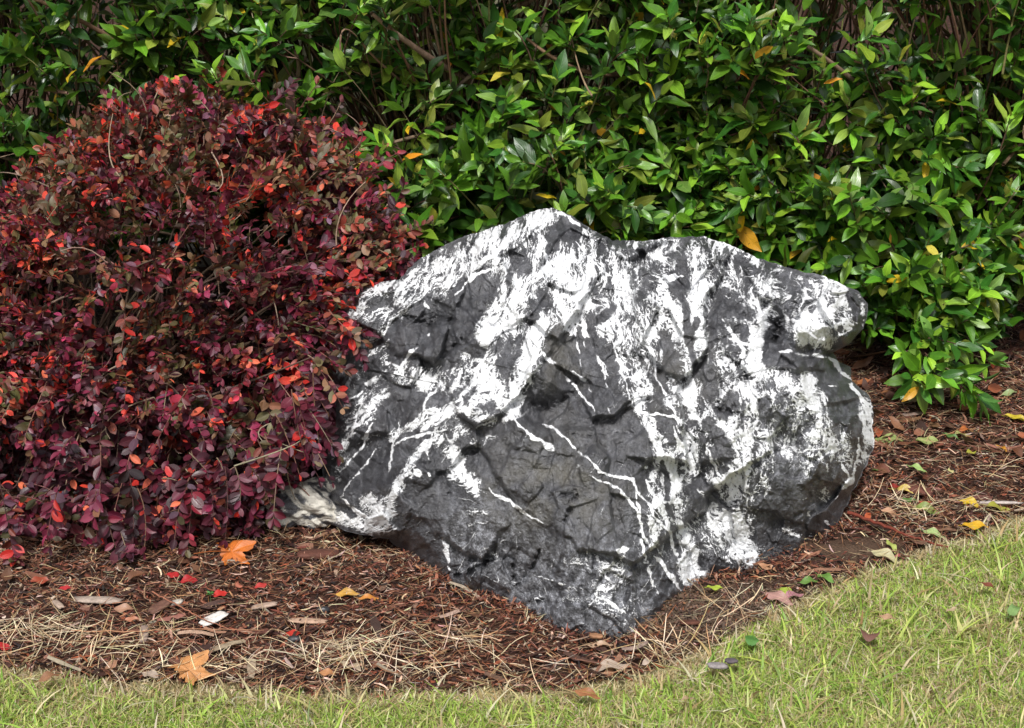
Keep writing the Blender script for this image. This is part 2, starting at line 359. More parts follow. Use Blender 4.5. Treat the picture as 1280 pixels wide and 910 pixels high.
    def seg_d(X, Y_, A, B):
        ax, ay = A; bx, by = B; dx, dy = bx-ax, by-ay; t = np.clip(((X-ax)*dx+(Y_-ay)*dy)/(dx*dx+dy*dy+1e-9), 0, 1)
        return np.hypot(X-ax-t*dx, Y_-ay-t*dy), t
    def stroke(T, X, Y_, pts, s, comb='max'):
        for (x0, y0, w0), (x1, y1, w1) in zip(pts[:-1], pts[1:]):
            m = max(w0, w1)*2.6+8
            sel = (px > min(x0, x1)-m) & (px < max(x0, x1)+m) & (py > min(y0, y1)-m) & (py < max(y0, y1)+m)
            if not sel.any(): continue
            d, t = seg_d(X[sel], Y_[sel], (x0, y0), (x1, y1)); w = w0+(w1-w0)*t
            T[sel] = np.maximum(T[sel], s*np.exp(-(d/w)**2*.7))
    for s, pts in MASS: stroke(W, wx, wy, pts, s)
    # direction of the fibres : lean varies across the stone
    lean = np.interp(px, [350, 480, 600, 700, 800, 1100], [-1.0, -.9, -.55, -.15, .12, .1])
    fl = (px+lean*(py-500)*-1) + 22*fbm(px/75, py/75, 3, 65) + 9*fbm(px/24, py/24, 3, 66)      # fibres run down the slope and swirl
    fy_ = py + 16*fbm(px/60, py/60, 3, 67)
    al = fbm(fl/8, fy_/26, 4, 41, .62)
    al2 = fbm(fl/3.6, fy_/9, 3, 42, .6)
    iso = fbm(px/14, py/14, 4, 43, .6); mot = fbm(px/34, py/40, 3, 44)
    fine = fbm(px/4.2, py/5.5, 3, 55, .75); fib = fbm(fl/2.4, fy_/11, 3, 56, .6)
    sw = 1.1*fbm(fl/30, fy_/62, 4, 63, .6)+.45*fbm(fl/13, fy_/26, 3, 64)
    W = W*(.90+.25*fbm(px/24, py/24, 3, 57)) + .75*sw*sstep(.12, .35, W)*(1-.75*sstep(.7, .95, W))
    val = W + .38*al + .34*al2 + .30*iso + .26*mot + .40*fine*(1-.5*W) + .25*fib
    white = sstep(.53, .73, val)*(W > .05)*(.80+.20*sstep(-.45, .1, fine+.4*fib))
    white = white*(1-.62*sstep(.05, .38, -(fib+.45*al2+.25*fine)))
    # flecks of bare rock inside the white, chalk flecks outside
    white = white*(1-.85*sstep(.22, .42, iso*.6+fine*.5+.35*al2-.22*sstep(.75, 1.0, W)))
    def rid(sx, sy, sd, k=2): return 1-np.abs(fbm((fl+5*iso)/sx, (py+4*al2)/sy, 3, sd))*k
    for sx, sy, sd, th, amt in ((16, 50, 45, .91, .95), (9, 30, 58, .91, .9), (26, 34, 59, .935, .95), (6, 16, 60, .92, .8), (18, 70, 79, .93, .95)):
        white = np.maximum(white, sstep(th, th+.06, rid(sx, sy, sd)+.16*(W-.4))*sstep(.14, .34, W+.2*mot)*amt)
    for sc, sd, lo in ((24, 48, .10), (13, 62, .16), (34, 63, .02)):
        nxx = px+10*fbm(px/19, py/19, 3, sd+1); nyy = py+10*fbm(px/19, py/19, 3, sd+2)
        net = 1-np.abs(perlin(nxx/sc, nyy/(sc*.8), sd))*2
        white = np.maximum(white, sstep(.955, .995, net)*sstep(lo, lo+.14, W+.12*mot)*.75*sstep(-.15, .25, fbm(px/45, py/45, 2, sd+3)))
    low = np.exp(-(((px-690)/160)**2+((py-660)/130)**2))
    for sc, sd, an in ((52, 81, .5), (38, 82, -.9), (70, 83, .9)):
        ca, sa = math.cos(an), math.sin(an); ux = px*ca+py*sa+6*fbm(px/30, py/30, 3, sd); uy = -px*sa+py*ca
        ln = 1-np.abs(perlin(ux/sc*1.6, uy/(sc*4), sd))*2
        white = np.maximum(white, sstep(.972, .998, ln)*sstep(-.05, .35, fbm(px/30, py/30, 2, sd+5))*.85*np.clip(low*1.2+.45, 0, 1))
    white = white*(.66+.34*sstep(-.45, .05, fbm(px/17, py/20, 4, 68, .65)+.25*(W-.5)))
    T = np.zeros(px.shape)
    fx = px+2.2*fbm(px/7, py/7, 3, 33)+5*fbm(px/26, py/26, 2, 36); fy = py+2.2*fbm(px/7, py/7, 3, 34)+5*fbm(px/26, py/26, 2, 37)
    def tap(p): return [(p[0][0], p[0][1], p[0][2]*.35)]+[(p[0][0]*.6+p[1][0]*.4, p[0][1]*.6+p[1][1]*.4, p[0][2])]+list(p[1:-1])+[(p[-1][0]*.6+p[-2][0]*.4, p[-1][1]*.6+p[-2][1]*.4, p[-1][2])]+[(p[-1][0], p[-1][1], p[-1][2]*.3)]
    VE = [(s_, tap(p_)) for s_, p_ in VEIN]
    wmod = 1+.7*fbm(px/13, py/13, 2, 38)
    for s, pts in VE: stroke(T, fx, fy, [(x, y, w*.92) for x, y, w in pts], s)
    brk = fbm(px/10, py/10, 3, 52)
    white = np.maximum(white, sstep(.44, .70, T*wmod + .42*brk + .25*fine)*.98)
    halo = np.zeros(px.shape)
    for s, pts in VEIN: stroke(halo, fx, fy, [(x, y, w*2.6+1.5) for x, y, w in pts], s)
    white = np.maximum(white, .8*sstep(.78, 1.0, halo*.6+.5*fib+.4*al2))
    # hard bare patches
    K = np.zeros(px.shape)
    for s, pts in DARK: stroke(K, wx, wy, pts, s)
    white = white*(1-.92*sstep(.40, .7, K+.35*iso+.2*fine))
    C = np.zeros(px.shape)
    for s, pts in CRACK: stroke(C, fx, fy, pts, s)
    C2 = C*sstep(-.5, .2, brk)
    D = D + inner*(.024*C2**2) - inner*white*(.0022+.003*al2+.003*iso+.0012*fine)
    # fine chalky dusting on the grey face
    dz = .75*np.exp(-(((px-740)/110)**2+((py-735)/60)**2)) + .55*np.exp(-(((px-600)/45)**2+((py-665)/40)**2)) + .7*np.exp(-(((px-1010)/65)**2+((py-545)/60)**2))+.35*np.exp(-(((px-1010)/70)**2+((py-390)/45)**2))+.18*np.exp(-(((px-700)/500)**2+((py-500)/400)**2))
    dust = 1.25*dz*sstep(-.2, .4, fbm(px/11, py/13, 4, 53, .7))*(1-white)
    brown = np.exp(-(((px-690)/80)**2+((py-610)/55)**2))*.9+.6*np.exp(-(((px-700)/30)**2+((py-450)/60)**2))+.4*np.exp(-(((px-850)/60)**2+((py-470)/60)**2))
    brown = 1.3*brown*sstep(-.4, .3, fbm(px/40, py/40, 3, 54))
    ivory = np.exp(-(((px-385)/50)**2+((py-640)/28)**2)) + .8*0*np.exp(-(((px-470)/40)**2+((py-668)/14)**2))
    V = P(px.ravel(), py.ravel(), D.ravel()); idx = np.arange(N*N).reshape(N, N)
    Ff = np.stack([idx[:-1, :-1], idx[1:, :-1], idx[1:, 1:], idx[:-1, 1:]], -1).reshape(-1, 4)
    # back of the stone
    per = np.concatenate([idx[0, :-1], idx[:-1, -1], idx[-1, :0:-1], idx[:0:-1, 0]]); M = len(per)
    base = V[per]; cb = np.array([.13, 3.85, .12]); rings = 26; vb = []; fb = []; prev = per
    for k in range(1, rings+1):
        t = k/rings; s = 1-(1-t)**1.0
        Q = base*(1-s)+cb*s; Q[:, 1] += .22*np.sin(np.pi*min(1, t*1.0))*.9; Q[:, 2] -= .05*np.sin(np.pi*t)*sstep(0, .3, base[:, 2])
        nn = .05*fbm(Q[:, 0]*5+k*.0, Q[:, 2]*5+Q[:, 1]*3, 4, 71)*min(1, t*4)*min(1, (1-t)*5+.02)
        Q[:, 1] += nn; Q[:, 2] -= np.abs(nn)*.6
        vb.append(Q); cur = len(V)+(k-1)*M+np.arange(M)
        fb.append(np.stack([prev, cur, np.roll(cur, -1), np.roll(prev, -1)], -1)); prev = cur
    vb = np.concatenate(vb); nb = len(vb)
    wb = sstep(.05, .25, fbm(vb[:, 0]*9+vb[:, 1]*3, vb[:, 2]*4, 4, 72)+.25*fbm(vb[:, 0]*40, vb[:, 2]*30, 3, 73))
    z = np.zeros(nb)
    Vall = np.concatenate([V, vb]); Fall = np.concatenate([Ff]+[f[:, ::1] for f in fb])
    at = dict(white=np.concatenate([white.ravel(), wb]), dust=np.concatenate([dust.ravel(), z+.1]), brown=np.concatenate([brown.ravel(), z]), crack=np.concatenate([(sstep(.5, .85, C2)*.75).ravel(), z]), ivory=np.concatenate([ivory.ravel(), z]))
    return Vall, Fall, at
# masses of white calcite (strength, [(x, y, half width) ...]) and thin veins, bare patches, cracks : read off the stone's face
MASS = [
 (.62, [(900,640,16),(925,680,18),(945,700,12)]), (.6, [(1000,520,20),(1030,560,18),(1000,580,14)]), (.55, [(930,540,12),(955,580,12),(940,620,10)]), (.55, [(865,640,8),(885,680,8),(880,715,7)]),
 (.62, [(1030,360,18),(1062,378,16),(1076,395,12)]), (.5, [(1000,350,16),(1040,362,14)]), (.66, [(1040,405,16),(1062,400,12)]), (.6, [(1078,500,10),(1088,540,9),(1074,580,9)]), (.55, [(1040,560,22),(1062,570,14)]),
 (.5, [(440,385,14),(430,420,10),(425,450,8)]), (.5, [(460,365,10),(500,358,10)]), (.46, [(700,745,16),(760,765,18),(790,785,10)]), (.55, [(960,640,9),(1000,600,8)]), (.5, [(975,655,10),(1010,665,9)]), (.45, [(840,330,26),(900,345,26)]),
 (.6, [(1062,385,14),(1072,398,10)]), (.45, [(1010,350,12),(1060,366,9)]), (.55, [(838,460,10),(845,520,10),(870,560,10)]), (.5, [(905,470,14),(912,540,16),(900,580,14)]), (.42, [(600,660,26),(640,720,20)]), (.36, [(690,740,40),(780,700,40)]),
 (.72, [(690,268,12),(640,288,12),(590,312,15),(540,345,24),(510,368,18)]),
 (.62, [(590,330,16),(640,330,18),(690,320,22),(740,330,24)]),
 (.45, [(450,380,16),(480,400,18),(470,440,14)]), (.55, [(515,375,10),(495,410,9),(480,450,9)]),
 (.90, [(690,330,12),(655,360,14),(630,400,20),(608,430,20),(602,465,19),(625,490,15),(640,515,7)]),
 (.88, [(690,395,9),(668,420,13),(656,460,15),(641,495,11),(634,522,4)]),
 (.72, [(640,350,11),(612,400,12),(590,440,12)]),
 (.90, [(700,330,20),(715,360,24),(730,385,20),(712,400,12)]),
 (.70, [(740,340,26),(780,345,26),(770,400,22),(790,440,18),(800,480,20),(800,510,12)]),
 (.66, [(760,330,20),(820,330,22),(830,370,20),(850,410,14)]),
 (.80, [(870,320,16),(880,360,18),(868,410,16),(866,460,14),(862,500,10)]),
 (.52, [(900,325,22),(930,350,24),(960,360,22),(940,390,20)]),
 (.72, [(945,380,13),(950,420,13),(942,470,12),(940,520,12),(932,570,15)]),
 (.50, [(905,360,20),(910,400,16),(905,450,18),(890,480,16)]),
 (.52, [(985,345,18),(1010,375,24),(1040,385,22)]), (.80, [(1030,385,18),(1010,410,22),(1030,425,14)]), (.62, [(1000,400,14),(1005,425,12)]),
 (.60, [(880,300,10),(920,312,10),(970,335,12)]), (.5, [(790,310,12),(840,310,12)]),
 (.85, [(1010,478,10),(1000,495,18),(1022,512,16)]), (.66, [(985,510,20),(1020,535,24),(1040,560,18)]), (.50, [(960,540,18),(985,565,18),(1010,590,20)]), (.5, [(1040,580,14),(1030,610,14)]),
 (.62, [(955,465,14),(985,470,10),(965,500,12)]),
 (.72, [(930,570,16),(920,610,18),(905,640,20),(915,670,22),(935,695,18)]), (.95, [(895,605,8),(925,600,9)]), (.88, [(925,640,10),(930,670,16),(920,690,14)]),
 (.85, [(800,510,8),(825,555,11),(840,600,10),(850,650,13),(862,700,13),(872,730,13)]),
 (.70, [(815,590,9),(812,640,7),(820,680,5)]), (.60, [(865,540,12),(868,580,10),(880,620,8)]), (.78, [(862,545,9),(852,560,8)]),
 (.96, [(565,568,10),(575,585,15),(588,605,11),(595,615,5)]),
 (.95, [(462,625,10),(478,640,13),(462,655,10)]), (.90, [(478,650,8),(495,615,6),(515,575,6),(535,555,5)]), (.6, [(440,655,8),(485,663,9)]),
 (.72, [(360,640,14),(395,640,12),(430,650,7)]), (.6, [(390,615,10),(400,608,8)]), (.8, [(395,445,6),(410,415,5)]),
 (.62, [(455,520,12),(435,560,10),(420,590,9)]), (.50, [(500,470,14),(540,475,16),(570,470,16),(580,500,16)]), (.9, [(528,478,9),(536,486,6)]),
 (.78, [(530,535,5),(560,515,7),(600,500,8),(620,490,6)]), (.60, [(490,545,6),(530,520,5),(575,505,6)]),
 (.38, [(600,530,30),(540,550,20)]), (.42, [(800,420,40),(850,440,40),(900,520,50),(870,600,30)]), (.40, [(640,320,40),(720,320,40)]), (.42, [(960,360,50),(1030,380,40)]), (.34,[(470,470,30),(450,540,24)]),
 (.30, [(1000,580,50),(900,680,40)]), (.3, [(740,760,50),(790,760,30)]), (.36, [(820,560,20),(840,680,20)]),
]
VEIN = [
 (1, [(678,440,3),(700,462,3),(722,490,2),(745,512,2)]), (1, [(706,455,3),(735,480,2),(750,500,2),(762,518,1)]), (.9, [(630,515,2),(660,540,3),(690,562,3),(720,580,2),(745,600,2),(775,610,2),(795,640,2),(812,690,2)]),
 (.95, [(680,530,2),(705,545,3),(728,568,2),(752,590,2),(790,600,2),(815,640,2),(840,672,2)]), (.95, [(612,612,3),(640,630,3),(665,645,2),(690,662,1)]),
 (.9, [(692,378,2),(715,398,3),(730,410,2),(760,470,2)]), (1, [(728,395,4),(732,430,3),(745,450,3),(760,480,3),(768,510,2)]), (.8, [(715,400,2),(720,430,2),(728,460,1)]), (.8, [(760,400,2),(775,460,2),(790,500,2)]),
 (.9, [(815,440,2),(822,470,2),(835,500,2),(850,530,2)]), (.9, [(862,500,5),(866,520,4),(880,530,3)]), (.8, [(905,400,4),(925,430,4),(930,460,5)]), (.8, [(912,425,3),(945,432,3)]),
 (.9, [(795,512,3),(815,518,2),(840,520,2),(860,530,2)]), (.9, [(805,520,3),(820,560,3),(835,590,3)]), (.9, [(840,530,2),(850,560,3),(845,540,2)]), (.9, [(808,600,3),(830,640,3),(842,680,3),(852,710,2)]), (.8, [(795,610,2),(800,660,2),(806,700,2),(822,740,3)]),
 (.9, [(553,665,3),(558,690,3),(562,715,2)]), (.8, [(568,670,1),(585,666,2)]), (.8, [(540,640,1),(547,652,2)]), (.9, [(815,693,4),(835,715,4),(850,738,3)]), (.8, [(755,748,2),(770,755,3),(782,768,3)]),(.8, [(780,775,2),(792,788,2)]), (1, [(772,688,5),(786,690,4)]),(.6, [(660,715,1),(690,727,2),(730,738,2)]),
 (.9, [(526,372,2),(536,388,2),(548,396,2)]), (.8, [(540,438,3),(520,430,2),(505,455,2)]), (.9, [(556,396,1),(535,425,3),(515,440,3),(495,465,2)]), (.8, [(545,485,3),(535,500,2),(528,520,2)]), (.9, [(490,455,3),(500,460,3),(510,450,2)]),
 (.9, [(425,640,2),(440,655,2),(455,668,1)]), (.9, [(425,622,2),(445,640,3),(462,650,3)]), (.7, [(500,530,2),(490,560,3),(487,590,3)]), (.8, [(487,560,2),(520,545,3),(560,535,3)]), (.8, [(540,548,4),(530,560,3),(535,575,2)]), (.9, [(520,590,5),(527,592,3)]),(.9,[(536,592,3),(538,594,3)]),
 (.8, [(430,510,2),(450,490,2),(470,470,3)]), (.8, [(425,590,2),(450,560,2),(465,530,3)]), (.7,[(470,560,2),(440,600,2),(425,620,2)]), (.7, [(415,575,2),(440,540,3),(455,500,2)]),
 (.9, [(950,440,2),(990,440,3),(1035,448,3),(1060,470,3),(1068,480,2)]), (.9, [(1035,448,4),(1050,465,4)]), (.9, [(1035,480,3),(1065,483,3),(1085,505,3),(1088,530,3)]), (.8, [(1050,575,3),(1062,600,3),(1045,625,3)]), (.8, [(1075,545,3),(1070,590,4),(1058,612,4)]),
 (1, [(1030,652,4),(1036,656,3)]), (.9, [(980,660,3),(1000,672,3)]), (.9, [(1004,640,6),(1014,644,5)]), (.9, [(984,650,5),(992,652,4)]), (.8, [(1000,565,2),(1040,560,2)]), (.7, [(880,560,2),(905,600,3)]), (.8, [(895,660,2),(905,690,3)]),
 (.9, [(590,340,3),(612,320,4),(640,300,5)]), (.8, [(570,370,2),(590,345,3),(620,335,3)]), (.9, [(680,300,3),(684,330,3),(676,340,4)]), (.7, [(720,300,2),(740,330,3),(765,345,2)]), (.8,[(690,262,3),(712,275,3),(742,296,3)]),
 (.9, [(700,350,3),(690,390,2)]), (.9,[(820,340,3),(835,350,4),(855,345,3)]), (.9,[(850,400,7),(858,415,6),(850,380,5)]), (.9,[(960,380,3),(957,400,4),(945,430,4)]),
]
DARK = [
 (1, [(540,400,18),(570,420,20),(600,440,0+8)]), (.9, [(510,420,14),(550,440,16),(560,450,12)]), (.9, [(695,468,18),(682,485,18)]), (.95, [(735,430,7),(745,480,14),(760,500,12)]), (.95, [(715,425,5),(712,455,9)]),
 (.9, [(700,285,10),(722,290,8)]), (.9, [(830,420,9),(838,450,11),(845,470,6)]), (.8, [(765,385,8),(750,400,9)]), (.8, [(915,385,14),(935,390,12)]), (.95, [(975,405,9),(965,420,9)]), (1, [(965,448,12),(1010,455,10),(990,447,10)]), (.9, [(1050,480,9),(1060,500,10),(1072,530,9)]),
 (.9, [(915,500,12),(905,515,12)]), (.8, [(885,530,10),(905,560,14)]), (.9, [(985,600,22),(975,640,26),(1005,655,16)]), (.8, [(955,500,8),(955,520,8)]), (.9, [(850,350,6),(870,470,0+5)]), (.9, [(870,400,7),(862,420,6)]),
 (1, [(620,570,14),(700,600,40),(720,660,34)]), (.9, [(720,540,16),(770,560,18)]), (.9, [(545,630,28),(560,650,26)]), (.8, [(880,700,14),(905,715,12)]), (.9, [(540,580,8),(548,600,10)]), (.8, [(480,520,12),(500,500,8)]), (.9, [(1065,370,8),(1075,400,7)]), (.8,[(850,690,4),(840,660,4)]),
 (.8, [(470,590,12),(450,610,10)]), (.8,[(650,420,5),(648,428,6)]), (.8,[(672,395,8),(665,402,6)]), (.7,[(580,520,10),(600,545,14)]), (.7,[(610,350,8),(622,370,6)]), (.8,[(915,640,0+4),(875,600,8)]), (.8,[(835,625,5),(830,580,5)]),
]
CRACK = [
 (.7, [(660,503,3),(690,507,5),(712,494,4)]), (.9, [(505,395,5),(535,405,8),(560,400,5)]), (.8, [(560,440,3),(575,425,4)]), (1, [(965,400,7),(975,412,8),(968,425,6)]), (1, [(560,722,4),(590,712,5),(615,700,4)]), (.8, [(615,700,3),(640,700,4),(648,735,4)]),
 (.8, [(648,735,4),(675,690,3)]), (.7, [(690,620,4),(720,615,4),(705,655,4)]), (.7, [(520,575,6),(550,590,5),(560,615,5)]), (.7, [(1040,442,5),(1015,437,4)]), (.9, [(900,505,9),(915,515,8)]), (.6, [(700,540,2),(740,545,2),(790,540,2)]), (.5, [(640,565,2),(680,570,2)]), (.6, [(720,645,3),(745,680,3),(740,720,2)]),
 (.6, [(545,660,4),(565,690,4)]), (.8,[(860,690,4),(870,735,5)]), (.6,[(985,650,4),(1030,620,3)]), (.5,[(905,400,4),(930,395,5)]), (.7,[(745,372,3),(752,392,4)]), (.6,[(600,770,3),(680,750,3),(672,780,4)]), (.6,[(480,420,4),(500,450,3)])
]
RV, RF, RA = build_rock()
m, n, l, b = new_mat('veined_stone')
aw = nd(n, 'ShaderNodeAttribute', attribute_name='white'); ad = nd(n, 'ShaderNodeAttribute', attribute_name='dust'); ab = nd(n, 'ShaderNodeAttribute', attribute_name='brown'); ai = nd(n, 'ShaderNodeAttribute', attribute_name='ivory')
n1 = noise(n, l, 14, 5); n2 = noise(n, l, 120, 5, .7); n3 = noise(n, l, 420, 3, .7); n4 = noise(n, l, 45, 4)
dk = ramp(n, l, n1.outputs[0], [(.3, (.032, .032, .036)), (.5, (.052, .052, .057)), (.72, (.098, .098, .105))])
dk = mixc(n, l, ramp(n, l, n2.outputs[0], [(.36, .55), (.56, 0)]), dk, (.016, .016, .018))
acr = nd(n, 'ShaderNodeAttribute', attribute_name='crack'); dk = mixc(n, l, acr.outputs['Fac'], dk, (.008, .008, .009))
dk = mixc(n, l, mathn(n, l, 'MULTIPLY', ab.outputs['Fac'], .8, True), dk, mixc(n, l, n4.outputs[0], (.06, .056, .048), (.12, .112, .092)))
df = mathn(n, l, 'MULTIPLY', ad.outputs['Fac'], ramp(n, l, n3.outputs[0], [(.38, .1), (.62, 1)]), True)
dk = mixc(n, l, df, dk, (.38, .39, .43))
wh = ramp(n, l, n2.outputs[0], [(.3, (.52, .52, .51)), (.46, (.76, .77, .79)), (1, (.84, .85, .87))])
stn = noise(n, l, 9, 5, .7); wh = mixc(n, l, ramp(n, l, stn.outputs[0], [(.56, 0), (.72, .45)]), wh, (.42, .41, .40))
wh = mixc(n, l, mathn(n, l, 'MULTIPLY', ai.outputs['Fac'], .8, True), wh, mixc(n, l, n4.outputs[0], (.42, .38, .30), (.70, .66, .56)))
wf = mathn(n, l, 'ADD', aw.outputs['Fac'], mathn(n, l, 'MULTIPLY', mathn(n, l, 'SUBTRACT', n3.outputs[0], .5), .9))
wf = ramp(n, l, wf, [(.26, 0), (.78, 1)])
wf = mathn(n, l, 'MULTIPLY', wf, ramp(n, l, aw.outputs['Fac'], [(.02, 0), (.15, 1)]))
l.new(mixc(n, l, wf, dk, wh), b.inputs['Base Color'])
l.new(ramp(n, l, wf, [(0, .28), (1, .6)]), b.inputs['Roughness']); b.inputs['Specular IOR Level'].default_value = .5
bump(n, l, b, mathn(n, l, 'ADD', mathn(n, l, 'ADD', n2.outputs[0], mathn(n, l, 'MULTIPLY', n3.outputs[0], .4)), mathn(n, l, 'MULTIPLY', n4.outputs[0], 1.2)), .75, .006)
boulder = mesh_obj('boulder', RV, RF, m, attrs=RA)
tag(boulder, 'large dark grey boulder streaked with white veins, sitting in the mulch bed', 'boulder')
rock_px = np.array([(x, y) for x, y, _ in ROCK['outline']], float)
def in_poly(x, y, poly):
    c = np.zeros(np.shape(x), bool); j = len(poly)-1
    for i in range(len(poly)):
        xi, yi = poly[i]; xj, yj = poly[j]
        c ^= ((yi > y) != (yj > y)) & (x < (xj-xi)*(y-yi)/(yj-yi+1e-12)+xi); j = i
    return c

# pale stone wedged under the boulder's left end
def foot_stone():
    c0 = G(380, 640, .02)+np.array([0, .02, .008]); nu, nv = 160, 90
    th = np.linspace(0, 2*np.pi, nu, endpoint=False); ph = np.linspace(0, np.pi, nv); T_, Ph = np.meshgrid(th, ph)
    x = np.cos(T_)*np.sin(Ph); y = np.sin(T_)*np.sin(Ph); z = np.cos(Ph)
    sq = 1/(np.abs(x+.3*z)**4+np.abs(y)**4+np.abs(z)**4)**(1/4)
    n_ = fbm(x*1.3+z*.6+5, y*1.3+z*.7+9, 4, 201)*.45+.05*fbm(x*5+y*2, z*5+y, 3, 202)
    q = sq*(1+n_); X_ = x*q*.075; Y_ = y*q*.07; Z_ = z*q*.038
    V = np.stack([X_, Y_, Z_+.006], -1).reshape(-1, 3); idx = np.arange(nu*nv).reshape(nv, nu)
    f = np.stack([idx[:-1], np.roll(idx[:-1], -1, 1), np.roll(idx[1:], -1, 1), idx[1:]], -1).reshape(-1, 4)
    w = (sstep(-.30, .12, fbm(x*2.5+y*2+3, z*2.5-y*1.5+x, 5, 203, .65))).ravel(); zz = np.zeros(len(V))
    o = mesh_obj('stone', V, f[:, ::-1], bpy.data.materials['veined_stone'], attrs=dict(white=w, dust=zz+.2, brown=zz, ivory=zz+1, crack=zz))
    o.location = c0; tag(o, 'small ivory and black stone wedged under the left end of the boulder', 'stone')
foot_stone()

# ------------------------------------------------------------------ cabinet behind the hedge
def box(x0, x1, y0, y1, z0, z1, bev=.006):
    import bmesh
    bm = bmesh.new(); bmesh.ops.create_cube(bm, size=1)
    for v in bm.verts: v.co = Vector(((x0+x1)/2+v.co.x*(x1-x0), (y0+y1)/2+v.co.y*(y1-y0), (z0+z1)/2+v.co.z*(z1-z0)))
    if bev: bmesh.ops.bevel(bm, geom=bm.edges[:], offset=bev, segments=2, affect='EDGES')
    return bm
def bm_part(name, bm, mat, parent):
    for v in bm.verts: v.co -= parent.location
    me = bpy.data.meshes.new(name); bm.to_mesh(me); bm.free(); me.materials.append(mat); o = bpy.data.objects.new(name, me); COL.objects.link(o); o.parent = parent; return o
def plain(name, col, rough=.6, sc=12, var=.15):
    m, n, l, b = new_mat(name); nz = noise(n, l, sc, 4); c = np.array(col)
    l.new(ramp(n, l, nz.outputs[0], [(.3, tuple(c*(1-var))), (.7, tuple(np.minimum(c*(1+var), .9)))]), b.inputs['Base Color']); b.inputs['Roughness'].default_value = rough
    bump(n, l, b, nz.outputs[0], .1, .003); return m
M_cab = plain('cabinet_paint', (.27, .26, .17)); M_or = plain('sticker_orange', (.75, .28, .03)); M_rd = plain('sticker_red', (.6, .07, .03)); M_wh = plain('sticker_white', (.7, .7, .7)); M_bk = plain('sticker_ink', (.02, .02, .02)); M_con = plain('concrete', (.3, .28, .25), .9)
cb = empty('utility_cabinet', (-.28, 5.55, 0), 'beige metal utility cabinet half hidden behind the hedge', 'cabinet')
bm_part('cabinet_body', box(-1.05, .55, 5.2, 6.0, .06, 1.32, .012), M_cab, cb)
bm_part('lid', box(-1.09, .59, 5.16, 6.04, 1.323, 1.38, .015), M_cab, cb)
bm_part('base_slab', box(-1.15, .65, 5.1, 6.1, -.06, .057, .01), M_con, cb)
p_ = P(588, 98, 5.19)
st = bm_part('warning_sticker', box(p_[0]-.06, p_[0]+.07, 5.192, 5.1975, p_[2]-.06, p_[2]+.05, 0), M_or, cb)
for dx, w, h in ((-.035, .006, .03), (-.015, .004, .04), (.005, .012, .012), (.02, .004, .03)):
    o_ = bm_part('sticker_mark', box(p_[0]+dx, p_[0]+dx+w, 5.189, 5.1915, p_[2]-.01, p_[2]-.01+h, 0), M_bk, cb)
p_ = P(772, 205, 5.19)
bm_part('danger_sticker', box(p_[0]-.06, p_[0]+.05, 5.192, 5.1975, p_[2]-.03, p_[2]+.03, 0), M_rd, cb)
bm_part('notice_sticker', box(p_[0]-.06, p_[0]+.05, 5.192, 5.1975, p_[2]-.16, p_[2]-.033, 0), M_wh, cb)
for k in range(6): bm_part('notice_line', box(p_[0]-.045, p_[0]+.035, 5.189, 5.1915, p_[2]-.15+.018*k, p_[2]-.145+.018*k, 0), M_bk, cb)

# ------------------------------------------------------------------ bark mulch, straw, leaf litter, lawn
M_chip = attr_mat('bark_chips', .75, 0, 400, .5, .4)
M_straw = attr_mat('dry_straw', .8, .15, 500, .1, .2, .2)
def scatter_bed(N, xr, yr, dens=None):
    out = []; got = 0
    while got < N:
        x = rng.uniform(*xr, N); y = rng.uniform(*yr, N)
        k = lawn_sd(x, y) < .005
        if dens is not None: k &= rng.uniform(0, 1, N) < dens(x, y)
        out.append(np.stack([x[k], y[k]], -1)); got += k.sum()
    return np.concatenate(out)[:N]
def strips(xy, length, width, heading, tilt, bend, col, z0, mat, name, K=3, roll=None, taper=.8):
    N = len(xy); t = np.linspace(0, 1, K+1)-.5
    d = np.stack([np.cos(heading), np.sin(heading), np.zeros(N)], -1); s = np.stack([-np.sin(heading), np.cos(heading), np.zeros(N)], -1)
    rl = rng.normal(0, .35, N) if roll is None else roll
    s3 = s*np.cos(rl)[:, None]; s3[:, 2] = np.sin(rl)
    base = np.stack([xy[:, 0], xy[:, 1], gz(xy[:, 0], xy[:, 1])+z0], -1)
    c = base[:, None] + d[:, None]*(t[None]*length[:, None])[..., None] + s[:, None]*((t[None]**2-.08)*bend[:, None]*length[:, None])[..., None]
    c[..., 2] += t[None]*length[:, None]*tilt[:, None] - (t[None]**2)*length[:, None]*rng.normal(0, .25, (N, 1))
    w = width[:, None]*(1-taper*np.abs(t[None]*2)**2.2*rng.uniform(.3, 1, (N, 1)))*.5*(1+rng.normal(0, .15, (N, K+1)))
    L = c - s3[:, None]*w[..., None]; Rr = c + s3[:, None]*w[..., None]
    v = np.stack([L, Rr], 2).reshape(-1, 3)
    k = np.arange(K)*2; f = np.stack([k, k+2, k+3, k+1], -1)
    faces = (f[None]+(np.arange(N)*(K+1)*2)[:, None, None]).reshape(-1, 4)
    return v, faces, np.repeat(col, (K+1)*2, 0)
def mdens(x, y): return 1-.94*np.clip(soil_f(x, y)*1.7, 0, 1)
N1 = 110000
xy = scatter_bed(N1, (-1.75, 1.85), (2.55, 5.2), lambda x, y: mdens(x, y)*sstep(5.4, 3.6, y+0*x)*.9+.1*mdens(x,y))
pal = [(.045, .014, .009, 4), (.12, .032, .017, 4), (.20, .07, .038, 3), (.30, .15, .09, 2.5), (.46, .33, .24, 2.3), (.012, .007, .006, 3.5), (.24, .065, .025, 1.6)]
a = strips(xy, rng.gamma(2.6, .0048, N1)+.003, rng.gamma(3, .00065, N1)+.0007, rng.normal(.15, 1.0, N1), rng.normal(0, .22, N1), rng.normal(0, .3, N1), pick(pal, N1, .25), rng.uniform(0, .013, N1), None, '')
N2 = 2300
